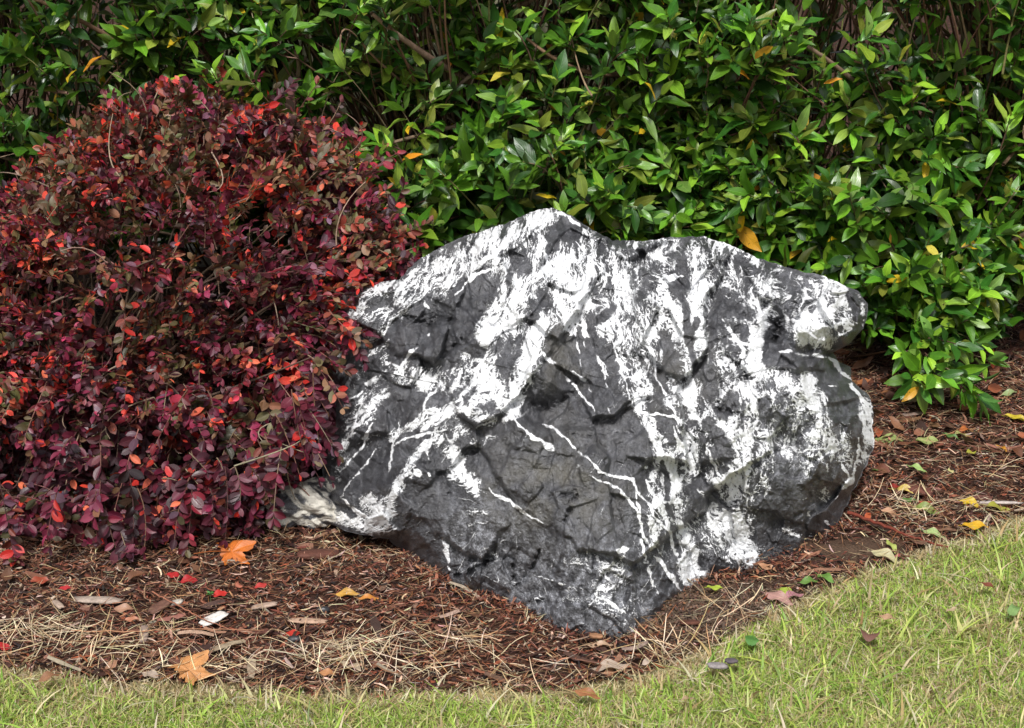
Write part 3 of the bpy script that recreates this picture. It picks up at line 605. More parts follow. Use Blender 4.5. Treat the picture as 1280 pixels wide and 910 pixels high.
xy = scatter_bed(N2, (-1.75, 1.85), (2.6, 5.0), mdens)
b_ = strips(xy, rng.gamma(4, .010, N2)+.008, rng.gamma(4, .0017, N2)+.002, rng.normal(.1, .8, N2), rng.normal(0, .15, N2), rng.normal(0, .15, N2), pick([(.045, .017, .011, 4), (.11, .04, .022, 3), (.20, .10, .06, 2), (.34, .24, .18, 1.6)], N2, .22), rng.uniform(.004, .017, N2), None, '', taper=.35)
con = np.array([(350,660),(420,668),(480,676),(505,692),(530,715),(560,730),(600,745),(645,762),(680,782),(715,792),(765,800),(795,800),(822,770),(850,742),(885,728),(930,720),(980,706),(1020,690),(1045,662),(1065,625),(1085,590),(1098,560)], float)
N5 = 6000; tt = rng.uniform(0, len(con)-1, N5); q = np.stack([np.interp(tt, np.arange(len(con)), con[:, 0])+rng.normal(0, 7, N5), np.interp(tt, np.arange(len(con)), con[:, 1])+np.abs(rng.normal(0, 9, N5))-3], -1); g5 = G(q[:, 0], q[:, 1])[:, :2]
sf = soil_f(*g5.T); g5 = g5[rng.uniform(0, 1, N5) > 1.6*sf]; N5 = len(g5)
g5 = g5[g5[:, 0] > G(505, 690)[0]]; N5 = len(g5)
e_ = strips(g5, rng.gamma(2.6, .0045, N5)+.003, rng.gamma(3, .0007, N5)+.0007, rng.uniform(-3.1, 3.1, N5), rng.normal(0, .5, N5), rng.normal(0, .4, N5), pick(pal, N5, .25), rng.uniform(0, .016, N5), None, '')
N6 = 9000; t6 = rng.normal(0, 1, (N6, 2)); g6 = np.stack([soilc[0]+.06+t6[:, 0]*.17, soilc[1]+t6[:, 1]*.07], -1); g6 = g6[lawn_sd(*g6.T) < .01]; N6 = len(g6)
f_ = strips(g6, rng.gamma(2, .0016, N6)+.0015, rng.gamma(2, .0011, N6)+.0012, rng.uniform(-3, 3, N6), rng.normal(0, .6, N6), rng.normal(0, .4, N6), pick([(.12, .075, .05, 4), (.075, .045, .03, 3), (.20, .14, .10, 1), (.18, .07, .035, 1)], N6, .2), rng.uniform(0, .006, N6), None, '')
N7 = 34000; xy = scatter_bed(N7, (-1.6, 1.7), (2.55, 4.6), mdens)
h_ = strips(xy, rng.gamma(3, .004, N7)+.004, rng.uniform(.0005, .0011, N7), rng.normal(.1, .9, N7), rng.normal(0, .25, N7), rng.normal(0, .15, N7), pick([(.42, .27, .17, 3), (.30, .14, .08, 3), (.55, .42, .30, 1.5), (.20, .07, .04, 2)], N7, .2), rng.uniform(.004, .018, N7), None, '')
allp = [a, b_, e_, f_, h_]; of = np.cumsum([0]+[len(q[0]) for q in allp[:-1]])
mv = np.concatenate([q[0] for q in allp]); mf = np.concatenate([q[1]+o_ for q, o_ in zip(allp, of)]); mc = np.concatenate([q[2] for q in allp])
tag(mesh_obj('mulch', mv, mf, M_chip, cols=mc), 'reddish brown shredded bark mulch covering the bed', 'mulch', kind='stuff')
# straw
N3 = 12000
ed = lambda x, y: np.clip(.30 + .7*np.exp(-(np.abs(lawn_sd(x, y))/.022)**1.3), 0, 1)*(.35+.65*sstep(-.2, .3, fbm(x*7, y*7, 2, 77)))*(1-.5*soil_f(x, y))
xy = scatter_bed(N3, (-1.75, 1.85), (2.55, 4.6), ed)
a = strips(xy, rng.gamma(4, .008, N3)+.008, rng.uniform(.0006, .0014, N3), rng.uniform(-np.pi, np.pi, N3)*.5, rng.normal(0, .22, N3), rng.normal(0, .2, N3), pick([(.42, .30, .17, 3), (.55, .43, .27, 2), (.30, .16, .08, 2.5), (.22, .09, .04, 2)], N3, .2), rng.uniform(.006, .024, N3), None, '', K=4)
# pale tufts of dead grass on the border
vs = [a[0]]; fs = [a[1]]; cs = [a[2]]; off = len(a[0])
for (tx, ty, nn, sp) in ((60, 800, 150, .05), (25, 790, 70, .04), (120, 815, 130, .06), (450, 820, 150, .05), (415, 830, 100, .05), (570, 812, 110, .045), (520, 838, 80, .05), (1125, 632, 60, .03), (1150, 650, 60, .03), (1220, 640, 50, .03), (1250, 600, 40, .04), (300, 840, 80, .06), (200, 845, 90, .06), (660, 850, 60, .05), (880, 800, 60, .05), (930, 770, 60, .04), (840, 822, 60, .05)):
    g = G(tx, ty); nn = int(nn*.45); q = np.stack([g[0]+rng.normal(0, sp, nn), g[1]+rng.normal(0, sp*.45, nn)], -1)
    a = strips(q, rng.gamma(6, .009, nn)+.01, rng.uniform(.0009, .0018, nn), rng.normal(.2, 1.1, nn), rng.normal(0, .35, nn), rng.normal(0, .16, nn), pick([(.6, .48, .30, 3), (.72, .60, .42, 2), (.42, .28, .15, 1)], nn, .15), rng.uniform(.008, .03, nn), None, '', K=4)
    vs.append(a[0]); fs.append(a[1]+off); cs.append(a[2]); off += len(a[0])
tag(mesh_obj('dry_straw', np.concatenate(vs), np.concatenate(fs), M_straw, cols=np.concatenate(cs)), 'pale dry straw and pine needles strewn over the bed edge', 'straw', kind='stuff')
# brown leaf litter under the hedge
M_dry = leaf_mat('dry_leaf', .6, .12, 1.3, 1.0, .5)
N4 = 2000
xy = scatter_bed(N4, (-1.6, 2.1), (2.9, 5.3), lambda x, y: np.clip(.03+sstep(3.4, 4.0, y)*(.5+.5*sstep(.3, .7, x)), 0, 1)*mdens(x, y))
h = rng.uniform(0, 2*np.pi, N4); pos = np.stack([xy[:, 0], xy[:, 1], gz(*xy.T)+rng.uniform(.006, .022, N4)], -1)
lf = leaves_arrays(pos, np.stack([np.cos(h), np.sin(h), rng.normal(.05, .2, N4)], -1), np.stack([rng.normal(0, .35, N4), rng.normal(0, .35, N4), np.ones(N4)], -1), rng.uniform(.025, .07, N4), rng.uniform(.012, .028, N4), rng.normal(.2, .4, N4), rng.normal(0, .25, N4),
    pick([(.10, .04, .022, 4), (.17, .07, .035, 3), (.05, .022, .014, 4), (.28, .10, .04, 1.0), (.30, .22, .13, .7), (.33, .05, .02, .4)], N4, .2), shape='lance', wav=1)
tag(mesh_obj('leaf_litter', lf[0], lf[1], M_dry, cols=lf[2], uvs=lf[3]), 'brown leaf litter lying under the hedge', 'leaf litter', kind='stuff')
# small red leaves dropped under the purple shrub + crumbs
# lawn
M_grass = attr_mat('grass_blade', .5, .45, 200, .05, .35, .15)
def grass(N, xr, yr, hs, ws, edge_only=False):
    x = rng.uniform(*xr, N); y = rng.uniform(*yr, N); s = lawn_sd(x, y)
    k = (s > -.012) & (rng.uniform(0, 1, N) < sstep(-.015, .03, s)*.75+.25); x, y, s = x[k], y[k], s[k]; N = len(x)
    tuft = fbm(x*14, y*14, 3, 81); patch = fbm(x*3.5, y*3.5, 2, 82)
    hd = rng.uniform(0, 2*np.pi, N)+tuft*2; lean = np.abs(rng.normal(.8, .55, N)); hgt = rng.gamma(14, hs/14, N)*(1+.35*tuft)*(.65+.35*sstep(0, .08, s)); w = rng.uniform(.7, 1.25, N)*ws
    K = 4; t = np.linspace(0, 1, K+1)
    d = np.stack([np.cos(hd), np.sin(hd)], -1); base = np.stack([x, y, gz(x, y)-.002], -1)
    c = np.zeros((N, K+1, 3)); c[:] = base[:, None]
    out = lean[:, None]*hgt[:, None]*(.35*t+.75*t**2)[None]
    c[..., 0] += d[:, :1]*out; c[..., 1] += d[:, 1:]*out
    c[..., 2] += hgt[:, None]*(t - .28*lean[:, None]*t**2.5)[...]
    tw = hd+np.pi/2+rng.normal(0, .5, N); sv = np.stack([np.cos(tw), np.sin(tw), rng.normal(0, .15, N)], -1)
    ww = (w[:, None]*(1-t[None]**1.6)+.00012)*.5
    v = np.stack([c-sv[:, None]*ww[..., None], c+sv[:, None]*ww[..., None]], 2).reshape(-1, 3)
    k = np.arange(K)*2; f = np.stack([k, k+2, k+3, k+1], -1); faces = (f[None]+(np.arange(N)*(K+1)*2)[:, None, None]).reshape(-1, 4)
    green = pick([(.34, .52, .07, 4), (.18, .35, .04, 2.2), (.46, .60, .12, 3), (.60, .62, .24, 2.2)], N, .15); dry = pick([(.60, .50, .28, 3), (.45, .34, .17, 2), (.70, .62, .42, 2)], N, .15)
    pd = np.clip(.36 - .25*patch - .12*tuft + .85*sstep(.075, .0, s)*(.6+.8*sstep(-.2, .2, fbm(x*6, y*6, 2, 83))), .05, .97); isd = rng.uniform(0, 1, N) < pd
    tip = np.where(isd[:, None], dry, green); bs = np.where(isd[:, None], dry*.8, green*.55+dry*.35)
    tt = np.repeat(t, 2)[None, :, None]; cc = bs[:, None]*(1-tt**.6)+tip[:, None]*tt**.6
    return v, faces, cc.reshape(-1, 3)
g1 = grass(300000, (-1.35, 1.5), (2.25, 3.75), .0175, .0030); g2 = grass(120000, (-4, 5), (.3, 5.5), .040, .005)
tag(mesh_obj('grass', np.concatenate([g1[0], g2[0]]), np.concatenate([g1[1], g2[1]+len(g1[0])]), M_grass, cols=np.concatenate([g1[2], g2[2]])), 'light green lawn grass mixed with straw blades', 'grass', kind='stuff')

# ------------------------------------------------------------------ hedge
M_green = leaf_mat('hedge_leaf', .33, .16, 1.9, 1.6, .25)
M_yel = leaf_mat('yellow_leaf', .4, .3, 1.3, 1.0, .8)
M_bark = attr_mat('shrub_bark', .85, 0, 250, .6, .3)
GREENS = [(.050, .135, .010, 4), (.024, .080, .010, 4), (.085, .20, .014, 3), (.16, .29, .022, 1.8), (.12, .15, .02, 1.2)]
def yfront(x, z): return 4.06 + .25*fbm(x*2.6, z*2.6, 3, 101) + .05*fbm(x*9, z*9, 2, 102) + .18*sstep(.55, .2, z)
def rosettes(tip, axis, scale, tone):
    """build leaves round shoot tips; returns arrays for leaves"""
    N = len(tip); axis = norm(axis); ref = norm(rng.normal(0, 1, (N, 3))); a = norm(np.cross(axis, ref)); b = np.cross(axis, a)
    out = []
    for k in range(5):                                   # nodes from the tip back
        for s in range(2):
            th = k*1.75 + s*np.pi + rng.normal(0, .25, N); ang = np.clip(.45+.22*k+rng.normal(0, .16, N), .15, 1.7)
            pr = a*np.cos(th)[:, None]+b*np.sin(th)[:, None]
            ld = axis*np.cos(ang)[:, None] + pr*np.sin(ang)[:, None] + np.array([0, 0, -.10])
            L = scale*np.array([.72, .98, 1.08, 1.0, .9])[k]*rng.uniform(.8, 1.15, N)
            pos = tip - axis*(k*.017*scale/.07)[:, None] + ld*.004
            up = axis*1.0 + np.array([0, -.15, .55]) - pr*.2 + rng.normal(0, .15, (N, 3))
            keep = rng.uniform(0, 1, N) < np.array([.95, .97, .93, .75, .5])[k]
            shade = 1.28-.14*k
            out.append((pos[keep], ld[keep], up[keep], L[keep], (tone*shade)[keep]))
    return [np.concatenate([o[i] for o in out]) for i in range(5)]
GAPS = [(-.50, .80, .10, .06), (-.30, .90, .045, .04), (.02, .92, .05, .035), (.27, .62, .05, .045), (-1.2, .86, .05, .04)]
def shrub(label, x0, x1, name, nros, trunks, extra=None, seed=0, zmin=.22, yc=4.75, tonef=1.0, avoid=None):
    root = empty(name, ((x0+x1)/2, yc, 0), label, 'shrub', 'evergreen hedge shrubs behind the boulder')
    x = rng.uniform(x0-.08, x1+.08, nros*3); z = rng.uniform(zmin, 1.62, nros*3)
    dep = np.where(rng.uniform(0, 1, nros*3) < .62, np.abs(rng.normal(0, .11, nros*3)), rng.uniform(.1, 1.25, nros*3))
    y = yfront(x, z)+dep
    topcut = 1.55 + .07*fbm(x*4, y*4, 2, 108); hole = fbm(x*4.2+seed, z*4.2, 3, 103)
    keep = (z < topcut) & (hole > -.37) & (z > zmin + .08*fbm(x*5, y*5, 2, 104) + .12*sstep(.25, .05, dep))
    for gx_, gz_, rx_, rz_ in GAPS: keep &= ~((((x-gx_)/rx_)**2+((z-gz_)/rz_)**2 < 1) & (rng.uniform(0, 1, len(x)) < .86))
    if avoid is not None: keep &= ~avoid(x, y, z)
    x, y, z, dep = (q[keep][:nros] for q in (x, y, z, dep)); N = len(x)
    tip = np.stack([x, y, z], -1)
    ax = np.stack([rng.normal(0, .55, N), -.52+rng.normal(0, .28, N)-0*dep, .90+rng.normal(0, .34, N)], -1); ax[:, 1] += (dep > .6)*1.3
    if extra is not None:
        e = np.array(extra); te = P(e[:, 0], e[:, 1], e[:, 2]); ae = np.stack([(e[:, 3]), -.55+0*e[:, 3], e[:, 4]], -1)
        tip = np.concatenate([tip, te]); ax = np.concatenate([ax, ae]); N = len(tip); z = tip[:, 2]
    sc = rng.uniform(.052, .086, N); tone = np.clip(rng.normal(.92, .27, N), .4, 1.6)*tonef
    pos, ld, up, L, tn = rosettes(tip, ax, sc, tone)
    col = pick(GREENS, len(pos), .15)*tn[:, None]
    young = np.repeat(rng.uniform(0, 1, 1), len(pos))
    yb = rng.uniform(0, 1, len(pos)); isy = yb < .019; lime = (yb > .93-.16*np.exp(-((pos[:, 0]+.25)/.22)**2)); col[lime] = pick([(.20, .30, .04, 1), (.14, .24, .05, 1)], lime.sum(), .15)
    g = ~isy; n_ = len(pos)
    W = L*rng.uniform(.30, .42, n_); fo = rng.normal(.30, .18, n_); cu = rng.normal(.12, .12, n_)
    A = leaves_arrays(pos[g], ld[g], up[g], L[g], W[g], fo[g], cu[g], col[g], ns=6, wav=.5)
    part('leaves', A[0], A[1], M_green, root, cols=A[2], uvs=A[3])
    A = leaves_arrays(pos[isy], ld[isy], up[isy], L[isy], W[isy], fo[isy], cu[isy], pick([(.62, .42, .02, 3), (.60, .26, .02, 1.5), (.48, .45, .06, 2)], isy.sum(), .12), ns=6, wav=.5)
    yo = part('yellow_leaves', A[0], A[1], M_yel, root, cols=A[2], uvs=A[3]); yo['label'] = 'scattered yellow and orange leaves'
    # branches
    tb = np.array([(tx, ty) for tx, ty in trunks], float); T = len(tb)
    base = np.stack([tb[:, 0], tb[:, 1], gz(tb[:, 0], tb[:, 1])-.03], -1)
    tops = base + np.stack([rng.normal(0, .18, T), rng.normal(-.12, .15, T), rng.uniform(1.0, 1.35, T)], -1)
    mid = (base+tops)/2 + rng.normal(0, .08, (T, 3))
    tp = bez(base, mid, tops, 12); tr = np.linspace(1, .25, 12)[None]*rng.uniform(.010, .019, (T, 1))
    a1 = tubes(tp, tr, 8, pick([(.12, .075, .05, 1), (.16, .11, .075, 1)], T, .1))
    # each shoot runs back to the nearest stem
    ti = np.argmin(((tip[:, None, :2]-tb[None])**2).sum(-1)+rng.uniform(0, .25, (N, T)), 1)
    fr = np.clip((tip[:, 2]-.25)/1.3*rng.uniform(.5, .95, N), .04, .95); ii = (fr*11).astype(int)
    st = tp[ti, ii]; axn = norm(ax)
    big = rng.uniform(0, 1, N) < .30
    full = np.where(big[:, None], st, tip*.45+st*.55*1.0+rng.normal(0, .03, (N, 3)))
    full = np.where(big[:, None], st, tip-axn*rng.uniform(.12, .22, (N, 1))+(st-tip)*.25)
    tw = bez(full, tip-axn*.10+rng.normal(0, .02, (N, 3)), tip, 7); rr = np.where(big, .0042, .0026)[:, None]*np.linspace(1, .4, 7)[None]*rng.uniform(.7, 1.3, (N, 1))
    a2 = tubes(tw, rr, 5, pick([(.15, .085, .05, 2), (.10, .05, .035, 2), (.24, .17, .11, 1), (.16, .15, .05, 1)], N, .15))
    # a few heavier limbs that come through the face of the hedge
    n_l = 16; lx = rng.uniform(x0, x1, n_l); lz = rng.uniform(.4, 1.25, n_l); e_ = np.stack([lx, yfront(lx, lz)+rng.uniform(.0, .12, n_l), lz], -1)
    s_ = e_+np.stack([rng.choice([-1, 1], n_l)*rng.uniform(.15, .45, n_l), rng.uniform(.15, .4, n_l), rng.uniform(-.35, .05, n_l)], -1)
    a4 = tubes(bez(s_, (s_+e_)/2+rng.normal(0, .05, (n_l, 3)), e_, 14), np.linspace(1, .45, 14)[None]*rng.uniform(.005, .010, (n_l, 1)), 8, pick([(.22, .13, .08, 1), (.28, .19, .13, 1)], n_l, .12))
    tw2 = 90; lx = rng.uniform(x0, x1, tw2); lz = rng.uniform(.3, 1.4, tw2); e_ = np.stack([lx, yfront(lx, lz)+rng.uniform(.0, .25, tw2), lz], -1)
    s_ = e_+rng.normal(0, .075, (tw2, 3))+np.array([0, .06, -.03]); a5 = tubes(bez(s_, (s_+e_)/2+rng.normal(0, .035, (tw2, 3)), e_, 8), np.linspace(1, .5, 8)[None]*rng.uniform(.0014, .003, (tw2, 1)), 5, pick([(.25, .16, .10, 1), (.34, .27, .18, 1), (.16, .08, .05, 1)], tw2, .12))
    vv = [a1, a2, a4, a5]; of = np.cumsum([0]+[len(q[0]) for q in vv[:-1]])
    part('branches', np.concatenate([q[0] for q in vv]), np.concatenate([q[1]+o_ for q, o_ in zip(vv, of)]), M_bark, root, cols=np.concatenate([q[2] for q in vv]))
    return root

def no_bush(x, y, z): return ((x+.92)/.62)**2+((y-3.75)/.42)**2+((z-.35)/.45)**2 < 1
lowfill = [(a_, b_, 4.12+c_, d_, e_) for a_, b_, c_, d_, e_ in zip(rng.uniform(860, 1300, 230), 352-np.abs(rng.normal(0, 85, 230)), rng.normal(0, .07, 230), rng.normal(0, .5, 230), rng.normal(.5, .4, 230))]
midfill = [(a_, b_, 4.1+c_, d_, e_) for a_, b_, c_, d_, e_ in zip(rng.uniform(490, 880, 120), 290-np.abs(rng.normal(0, 60, 120)), rng.normal(0, .07, 120), rng.normal(0, .5, 120), rng.normal(.5, .4, 120))]
shrub('dark evergreen hedge shrub rising behind the purple shrub', -2.3, -.62, 'hedge_shrub', 1400, [(-1.9, 4.7), (-1.5, 4.8), (-1.25, 4.6), (-.95, 4.8), (-.75, 4.65)], seed=3, avoid=no_bush, tonef=.82)
shrub('evergreen hedge shrub with yellow leaves directly behind the boulder peak', -.62, .48, 'hedge_shrub', 1250, [(-.5, 4.7), (-.3, 4.55), (-.12, 4.5), (.1, 4.7), (.35, 4.6)], extra=midfill, seed=9, zmin=.25, avoid=no_bush)
low = [(1100, 410, 4.0, .2, .3), (1120, 385, 4.0, -.2, .7), (1150, 400, 3.95, .1, .5), (1180, 380, 3.95, .3, .6), (1210, 400, 3.95, .4, .3), (1130, 440, 3.9, -.3, .3), (1160, 445, 3.85, .1, .2), (1195, 430, 3.85, .3, .2), (1225, 430, 3.9, .6, .0), (1140, 470, 3.85, -.2, .2), (1150, 482, 3.8, -.1, -.2), (1175, 470, 3.8, .3, .1), (1205, 470, 3.8, .5, -.2), (1225, 495, 3.78, .8, -.6), (1205, 490, 3.8, .3, -.7), (1240, 450, 3.9, .8, .1), (1110, 360, 4.05, -.4, .5), (1090, 350, 4.05, -.5, .4), (1190, 350, 4.0, .2, .6), (1240, 365, 4.0, .5, .3), (1145, 350, 4.0, 0, .7), (1215, 370, 4.0, .2, .5), (1165, 420, 3.9, .0, .5), (1240, 400, 4.0, .5, .3), (1185, 455, 3.85, .1, .1)]+[(a_, b_, 4.02+c_, d_, .45) for a_, b_, c_, d_ in zip(rng.uniform(1070, 1255, 34), rng.uniform(335, 425, 34), rng.normal(0, .05, 34), rng.normal(.1, .4, 34))]+[(a_, b_, 4.15, d_, .3) for a_, b_, d_ in zip(rng.uniform(1240, 1340, 14), rng.uniform(300, 360, 14), rng.normal(.1, .4, 14))]
shrub('bright green hedge shrub at right with a low branch hanging over the mulch', .48, 2.3, 'hedge_shrub', 1650, [(.65, 4.6), (.85, 4.75), (1.05, 4.5), (1.3, 4.7), (1.6, 4.7), (2.0, 4.8)], extra=low+lowfill, seed=15, zmin=.30, tonef=1.1)

# ------------------------------------------------------------------ purple shrub
M_pur = leaf_mat('purple_leaf', .42, .18, 1.7, 1.0, 0, .45)
M_red = leaf_mat('red_leaf', .45, .3, 1.3, 1.0, 0, .4)
def purple():
    root = empty('purple_shrub', (-.95, 3.85, 0), 'purple leaved shrub with scattered coral red leaves left of the boulder', 'shrub')
    S = 3000; C = np.array([-.80, 3.80, .32]); Rd = np.array([.57, .50, .445])
    v = norm(rng.normal(0, 1, (S*2, 3))); v = v[(v[:, 1] < .75) & (v[:, 2] > -.75)][:S]; S = len(v)
    bum = 1+.10*np.exp(-((v[:, 0]-.6)/.35)**2)*sstep(.1,.7,v[:, 2])+.20*fbm(v[:, 0]*3.2+v[:, 1]*2, v[:, 2]*3.2, 3, 121)+.06*perlin(v[:, 0]*9, v[:, 2]*9, 122)
    inn = np.where(rng.uniform(0, 1, S) < .68, 1-np.abs(rng.normal(0, .05, S)), rng.uniform(.70, .95, S))
    inn = np.where(rng.uniform(0, 1, S) < .13, rng.uniform(1.02, 1.16, S), inn); inn = np.where((v[:, 2] > .55) & (v[:, 0] < .15), np.minimum(inn, .97), inn)
    p = C + v*Rd*(bum*inn)[:, None]
    p[:, 2] *= 1-.20*sstep(-.85, -1.15, p[:, 0])
    p[:, 2] = np.maximum(p[:, 2], .06+rng.uniform(0, .05, S))
    nrm = norm(v/Rd)
    low_ = sstep(.45, .12, p[:, 2])
    ax = nrm*.8 + rng.normal(0, .42, (S, 3)) + np.stack([np.zeros(S), -.2*np.ones(S), .25-.6*low_], -1); ax = norm(ax)
    # extra sprays reaching in front of the boulder's left flank
    ex = np.array([(455,400,3.42,.8,-.1),(440,420,3.42,.7,-.2),(430,395,3.45,.7,.0),(470,460,3.33,.6,-.5),(450,470,3.34,.7,-.5),(440,500,3.3,.6,-.5),(420,520,3.3,.5,-.5),(430,560,3.25,.5,-.6),(400,570,3.22,.4,-.6),(380,590,3.2,.4,-.7),(350,600,3.18,.3,-.8),(340,640,3.16,.2,-.9),(300,650,3.15,.1,-.9),(400,540,3.27,.5,-.5),(480,330,3.5,.7,.1),(490,300,3.52,.8,.2),(470,270,3.55,.8,.3),(480,240,3.58,.6,.5),(410,600,3.22,.5,-.4),(280,670,3.12,0,-.8),(230,690,3.1,-.1,-.8),(180,690,3.1,.1,-.8),(60,690,3.1,0,-.8),(120,680,3.1,0,-.9),(20,700,3.08,.2,-.8),(170,710,3.1,.3,-.7),(420,490,3.35,.6,-.3),(400,460,3.4,.5,-.2),(455,440,3.38,.8,-.3),(420,450,3.4,.7,-.1),(385,560,3.25,.3,-.6),(360,570,3.22,.3,-.6), (465,365,3.45,.8,.0),(480,350,3.47,.8,-.1),(440,250,3.6,.5,.5),(300,115,3.85,.6,.5),(240,125,3.85,.1,.7),(180,120,3.85,-.2,.7),(250,112,3.9,.6,.5),(330,135,3.8,.7,.3),(370,160,3.8,.8,.3),(420,190,3.7,.8,.3),(450,215,3.65,.8,.3)])
    pe = P(ex[:, 0], ex[:, 1], ex[:, 2]); ae = norm(np.stack([ex[:, 3], -.35+0*ex[:, 3], ex[:, 4]], -1))
    pe = pe - ae*.05
    bx = rng.uniform(-160, 350, 420); by = np.interp(bx, [-160, 0, 100, 170, 230, 300, 350, 400], [735, 715, 705, 722, 695, 668, 618, 590])-np.abs(rng.normal(0, 42, 420))-8
    pl = P(bx, by, 3.16+rng.uniform(0, .22, 420)+np.abs(bx-120)/4000); al_ = norm(np.stack([rng.normal(.15, .75, 420), rng.normal(-.5, .35, 420), rng.normal(-.15, .4, 420)], -1))
    kk = pl[:, 2] > .035; pe = np.concatenate([pe, pl[kk]]); ae = np.concatenate([ae, al_[kk]])
    pe = np.concatenate([pe, pe+rng.normal(0, .025, pe.shape)]); ae = np.concatenate([ae, norm(ae+rng.normal(0, .2, ae.shape))])
    p = np.concatenate([p, pe]); ax = np.concatenate([ax, ae]); nrm = np.concatenate([nrm, ae]); S = len(p)
    pxx, pyy = to_px(p)
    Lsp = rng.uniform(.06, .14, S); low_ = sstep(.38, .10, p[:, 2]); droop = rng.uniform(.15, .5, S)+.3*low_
    start = p - ax*(Lsp*.75)[:, None]; end = p+ax*(Lsp*.25)[:, None]+np.array([0, 0, -1])*(droop*Lsp)[:, None]*.45
    midp = (start+end)/2 + np.array([0, 0, 1])*(droop*Lsp*.3)[:, None]+rng.normal(0, .008, (S, 3))
    K = 14; path = bez(start, midp, end, K)
    path[..., 2] = np.maximum(path[..., 2], .03)
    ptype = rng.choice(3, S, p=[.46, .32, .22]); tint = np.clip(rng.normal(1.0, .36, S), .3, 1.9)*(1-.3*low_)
    ptype = np.where((fbm(p[:, 0]*5, p[:, 2]*5, 2, 125) > .12) & (rng.uniform(0, 1, S) < .6), 2, ptype); ptype = np.where((low_ > .5) & (rng.uniform(0, 1, S) < .8), 0, ptype)
    tang = norm(np.gradient(path, axis=1)); pos = []; ld = []; up = []; LL = []; sid = []
    side = norm(np.cross(tang, np.array([0, -.5, 1.])+rng.normal(0, .35, (S, 1, 3))))
    upv = np.cross(side, tang)
    for k in range(1, K):
        for s in (-1, 1):
            keep = rng.uniform(0, 1, S) < (.62 if k < K-1 else .9)
            an = np.clip(rng.normal(.95 if k < K-2 else .45, .32, S), .1, 1.7)
            d = tang[:, k]*np.cos(an)[:, None]+side[:, k]*(s*np.sin(an))[:, None]+upv[:, k]*rng.normal(.15, .38, (S, 1))
            pos.append(path[:, k][keep]); ld.append(d[keep]); up.append((upv[:, k]+rng.normal(0, .3, (S, 3)))[keep]); LL.append((rng.uniform(.015, .031, S)*(1-.35*(k/K)**3)*(1+.15*low_))[keep]); sid.append(np.where(keep)[0])
    pos, ld, up, LL, sid = (np.concatenate(q) for q in (pos, ld, up, LL, sid)); n_ = len(pos)
    redp = .045 + .30*sstep(.05, .45, fbm(pos[:, 0]*10, pos[:, 2]*10+pos[:, 1]*4, 2, 127))*sstep(.10, .35, pos[:, 2])
    outer = (inn if False else 1)
    isr = rng.uniform(0, 1, n_) < redp
    cp = [pick([(.100, .012, .028, 3), (.046, .008, .016, 3), (.18, .018, .046, 2), (.11, .05, .075, .8)], n_, .2), pick([(.12, .010, .018, 3), (.06, .008, .012, 3), (.24, .018, .035, 1.2)], n_, .2), pick([(.15, .075, .04, 3), (.09, .065, .03, 2.5), (.22, .045, .03, 2.5), (.08, .075, .025, 1)], n_, .2)]
    t_ = ptype[sid]; t_ = np.where(rng.uniform(0, 1, n_) < .15, rng.integers(0, 3, n_), t_)
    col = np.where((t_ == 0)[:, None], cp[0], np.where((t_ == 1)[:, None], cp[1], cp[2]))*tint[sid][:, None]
    W = LL*rng.uniform(.46, .62, n_); fo = rng.normal(.25, .22, n_); cu = rng.normal(.10, .14, n_)
    def mk(sel, name, mat, c, lab=None):
        A = leaves_arrays(pos[sel], ld[sel], up[sel], LL[sel], W[sel], fo[sel], cu[sel], c, ns=4, shape='oval')
        o = part(name, A[0], A[1], mat, root, cols=A[2], uvs=A[3])
        if lab: o['label'] = lab
    br = t_ == 2
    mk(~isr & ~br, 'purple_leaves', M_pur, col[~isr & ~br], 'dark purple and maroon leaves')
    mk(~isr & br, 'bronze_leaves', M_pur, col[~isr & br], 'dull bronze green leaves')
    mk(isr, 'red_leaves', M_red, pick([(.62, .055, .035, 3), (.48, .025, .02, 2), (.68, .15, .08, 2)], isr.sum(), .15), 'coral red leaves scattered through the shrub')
    a1 = tubes(path, np.linspace(.0016, .0007, K)[None]*np.ones((S, 1)), 4, pick([(.14, .07, .05, 2), (.22, .15, .10, 1), (.08, .03, .025, 2)], S, .2))
    # frame of stems
    T = 16; bs = np.stack([rng.normal(-1.0, .12, T), rng.normal(3.85, .08, T), np.full(T, -.02)], -1); nst = 110; vi = rng.choice(S, nst, replace=False)
    tt = rng.integers(0, T, nst); b0 = bs[tt]; e0 = start[vi]; mm = b0*.5+e0*.5+np.array([0, 0, .02])+rng.normal(0, .11, (nst, 3))
    a2 = tubes(bez(b0, mm, e0, 12), np.linspace(.0065, .0016, 12)[None]*rng.uniform(.6, 1.2, (nst, 1)), 6, pick([(.16, .11, .08, 1), (.10, .06, .045, 1)], nst, .15))
    # bare wiry twigs that show on the face
    nb = 240; vi = rng.choice(S, nb); s0 = start[vi]; e1 = s0+norm(nrm[vi]*.5+rng.normal(0, .7, (nb, 3)))*rng.uniform(.08, .17, (nb, 1))
    a3 = tubes(bez(s0, (s0+e1)/2+rng.normal(0, .035, (nb, 3)), e1, 8), np.linspace(.0018, .0008, 8)[None]*np.ones((nb, 1)), 5, pick([(.34, .25, .18, 1), (.22, .14, .10, 1)], nb, .15))
    o1 = len(a1[0]); o2 = o1+len(a2[0])
    part('branches', np.concatenate([a1[0], a2[0], a3[0]]), np.concatenate([a1[1], a2[1]+o1, a3[1]+o2]), M_bark, root, cols=np.concatenate([a1[2], a2[2], a3[2]]))
purple()

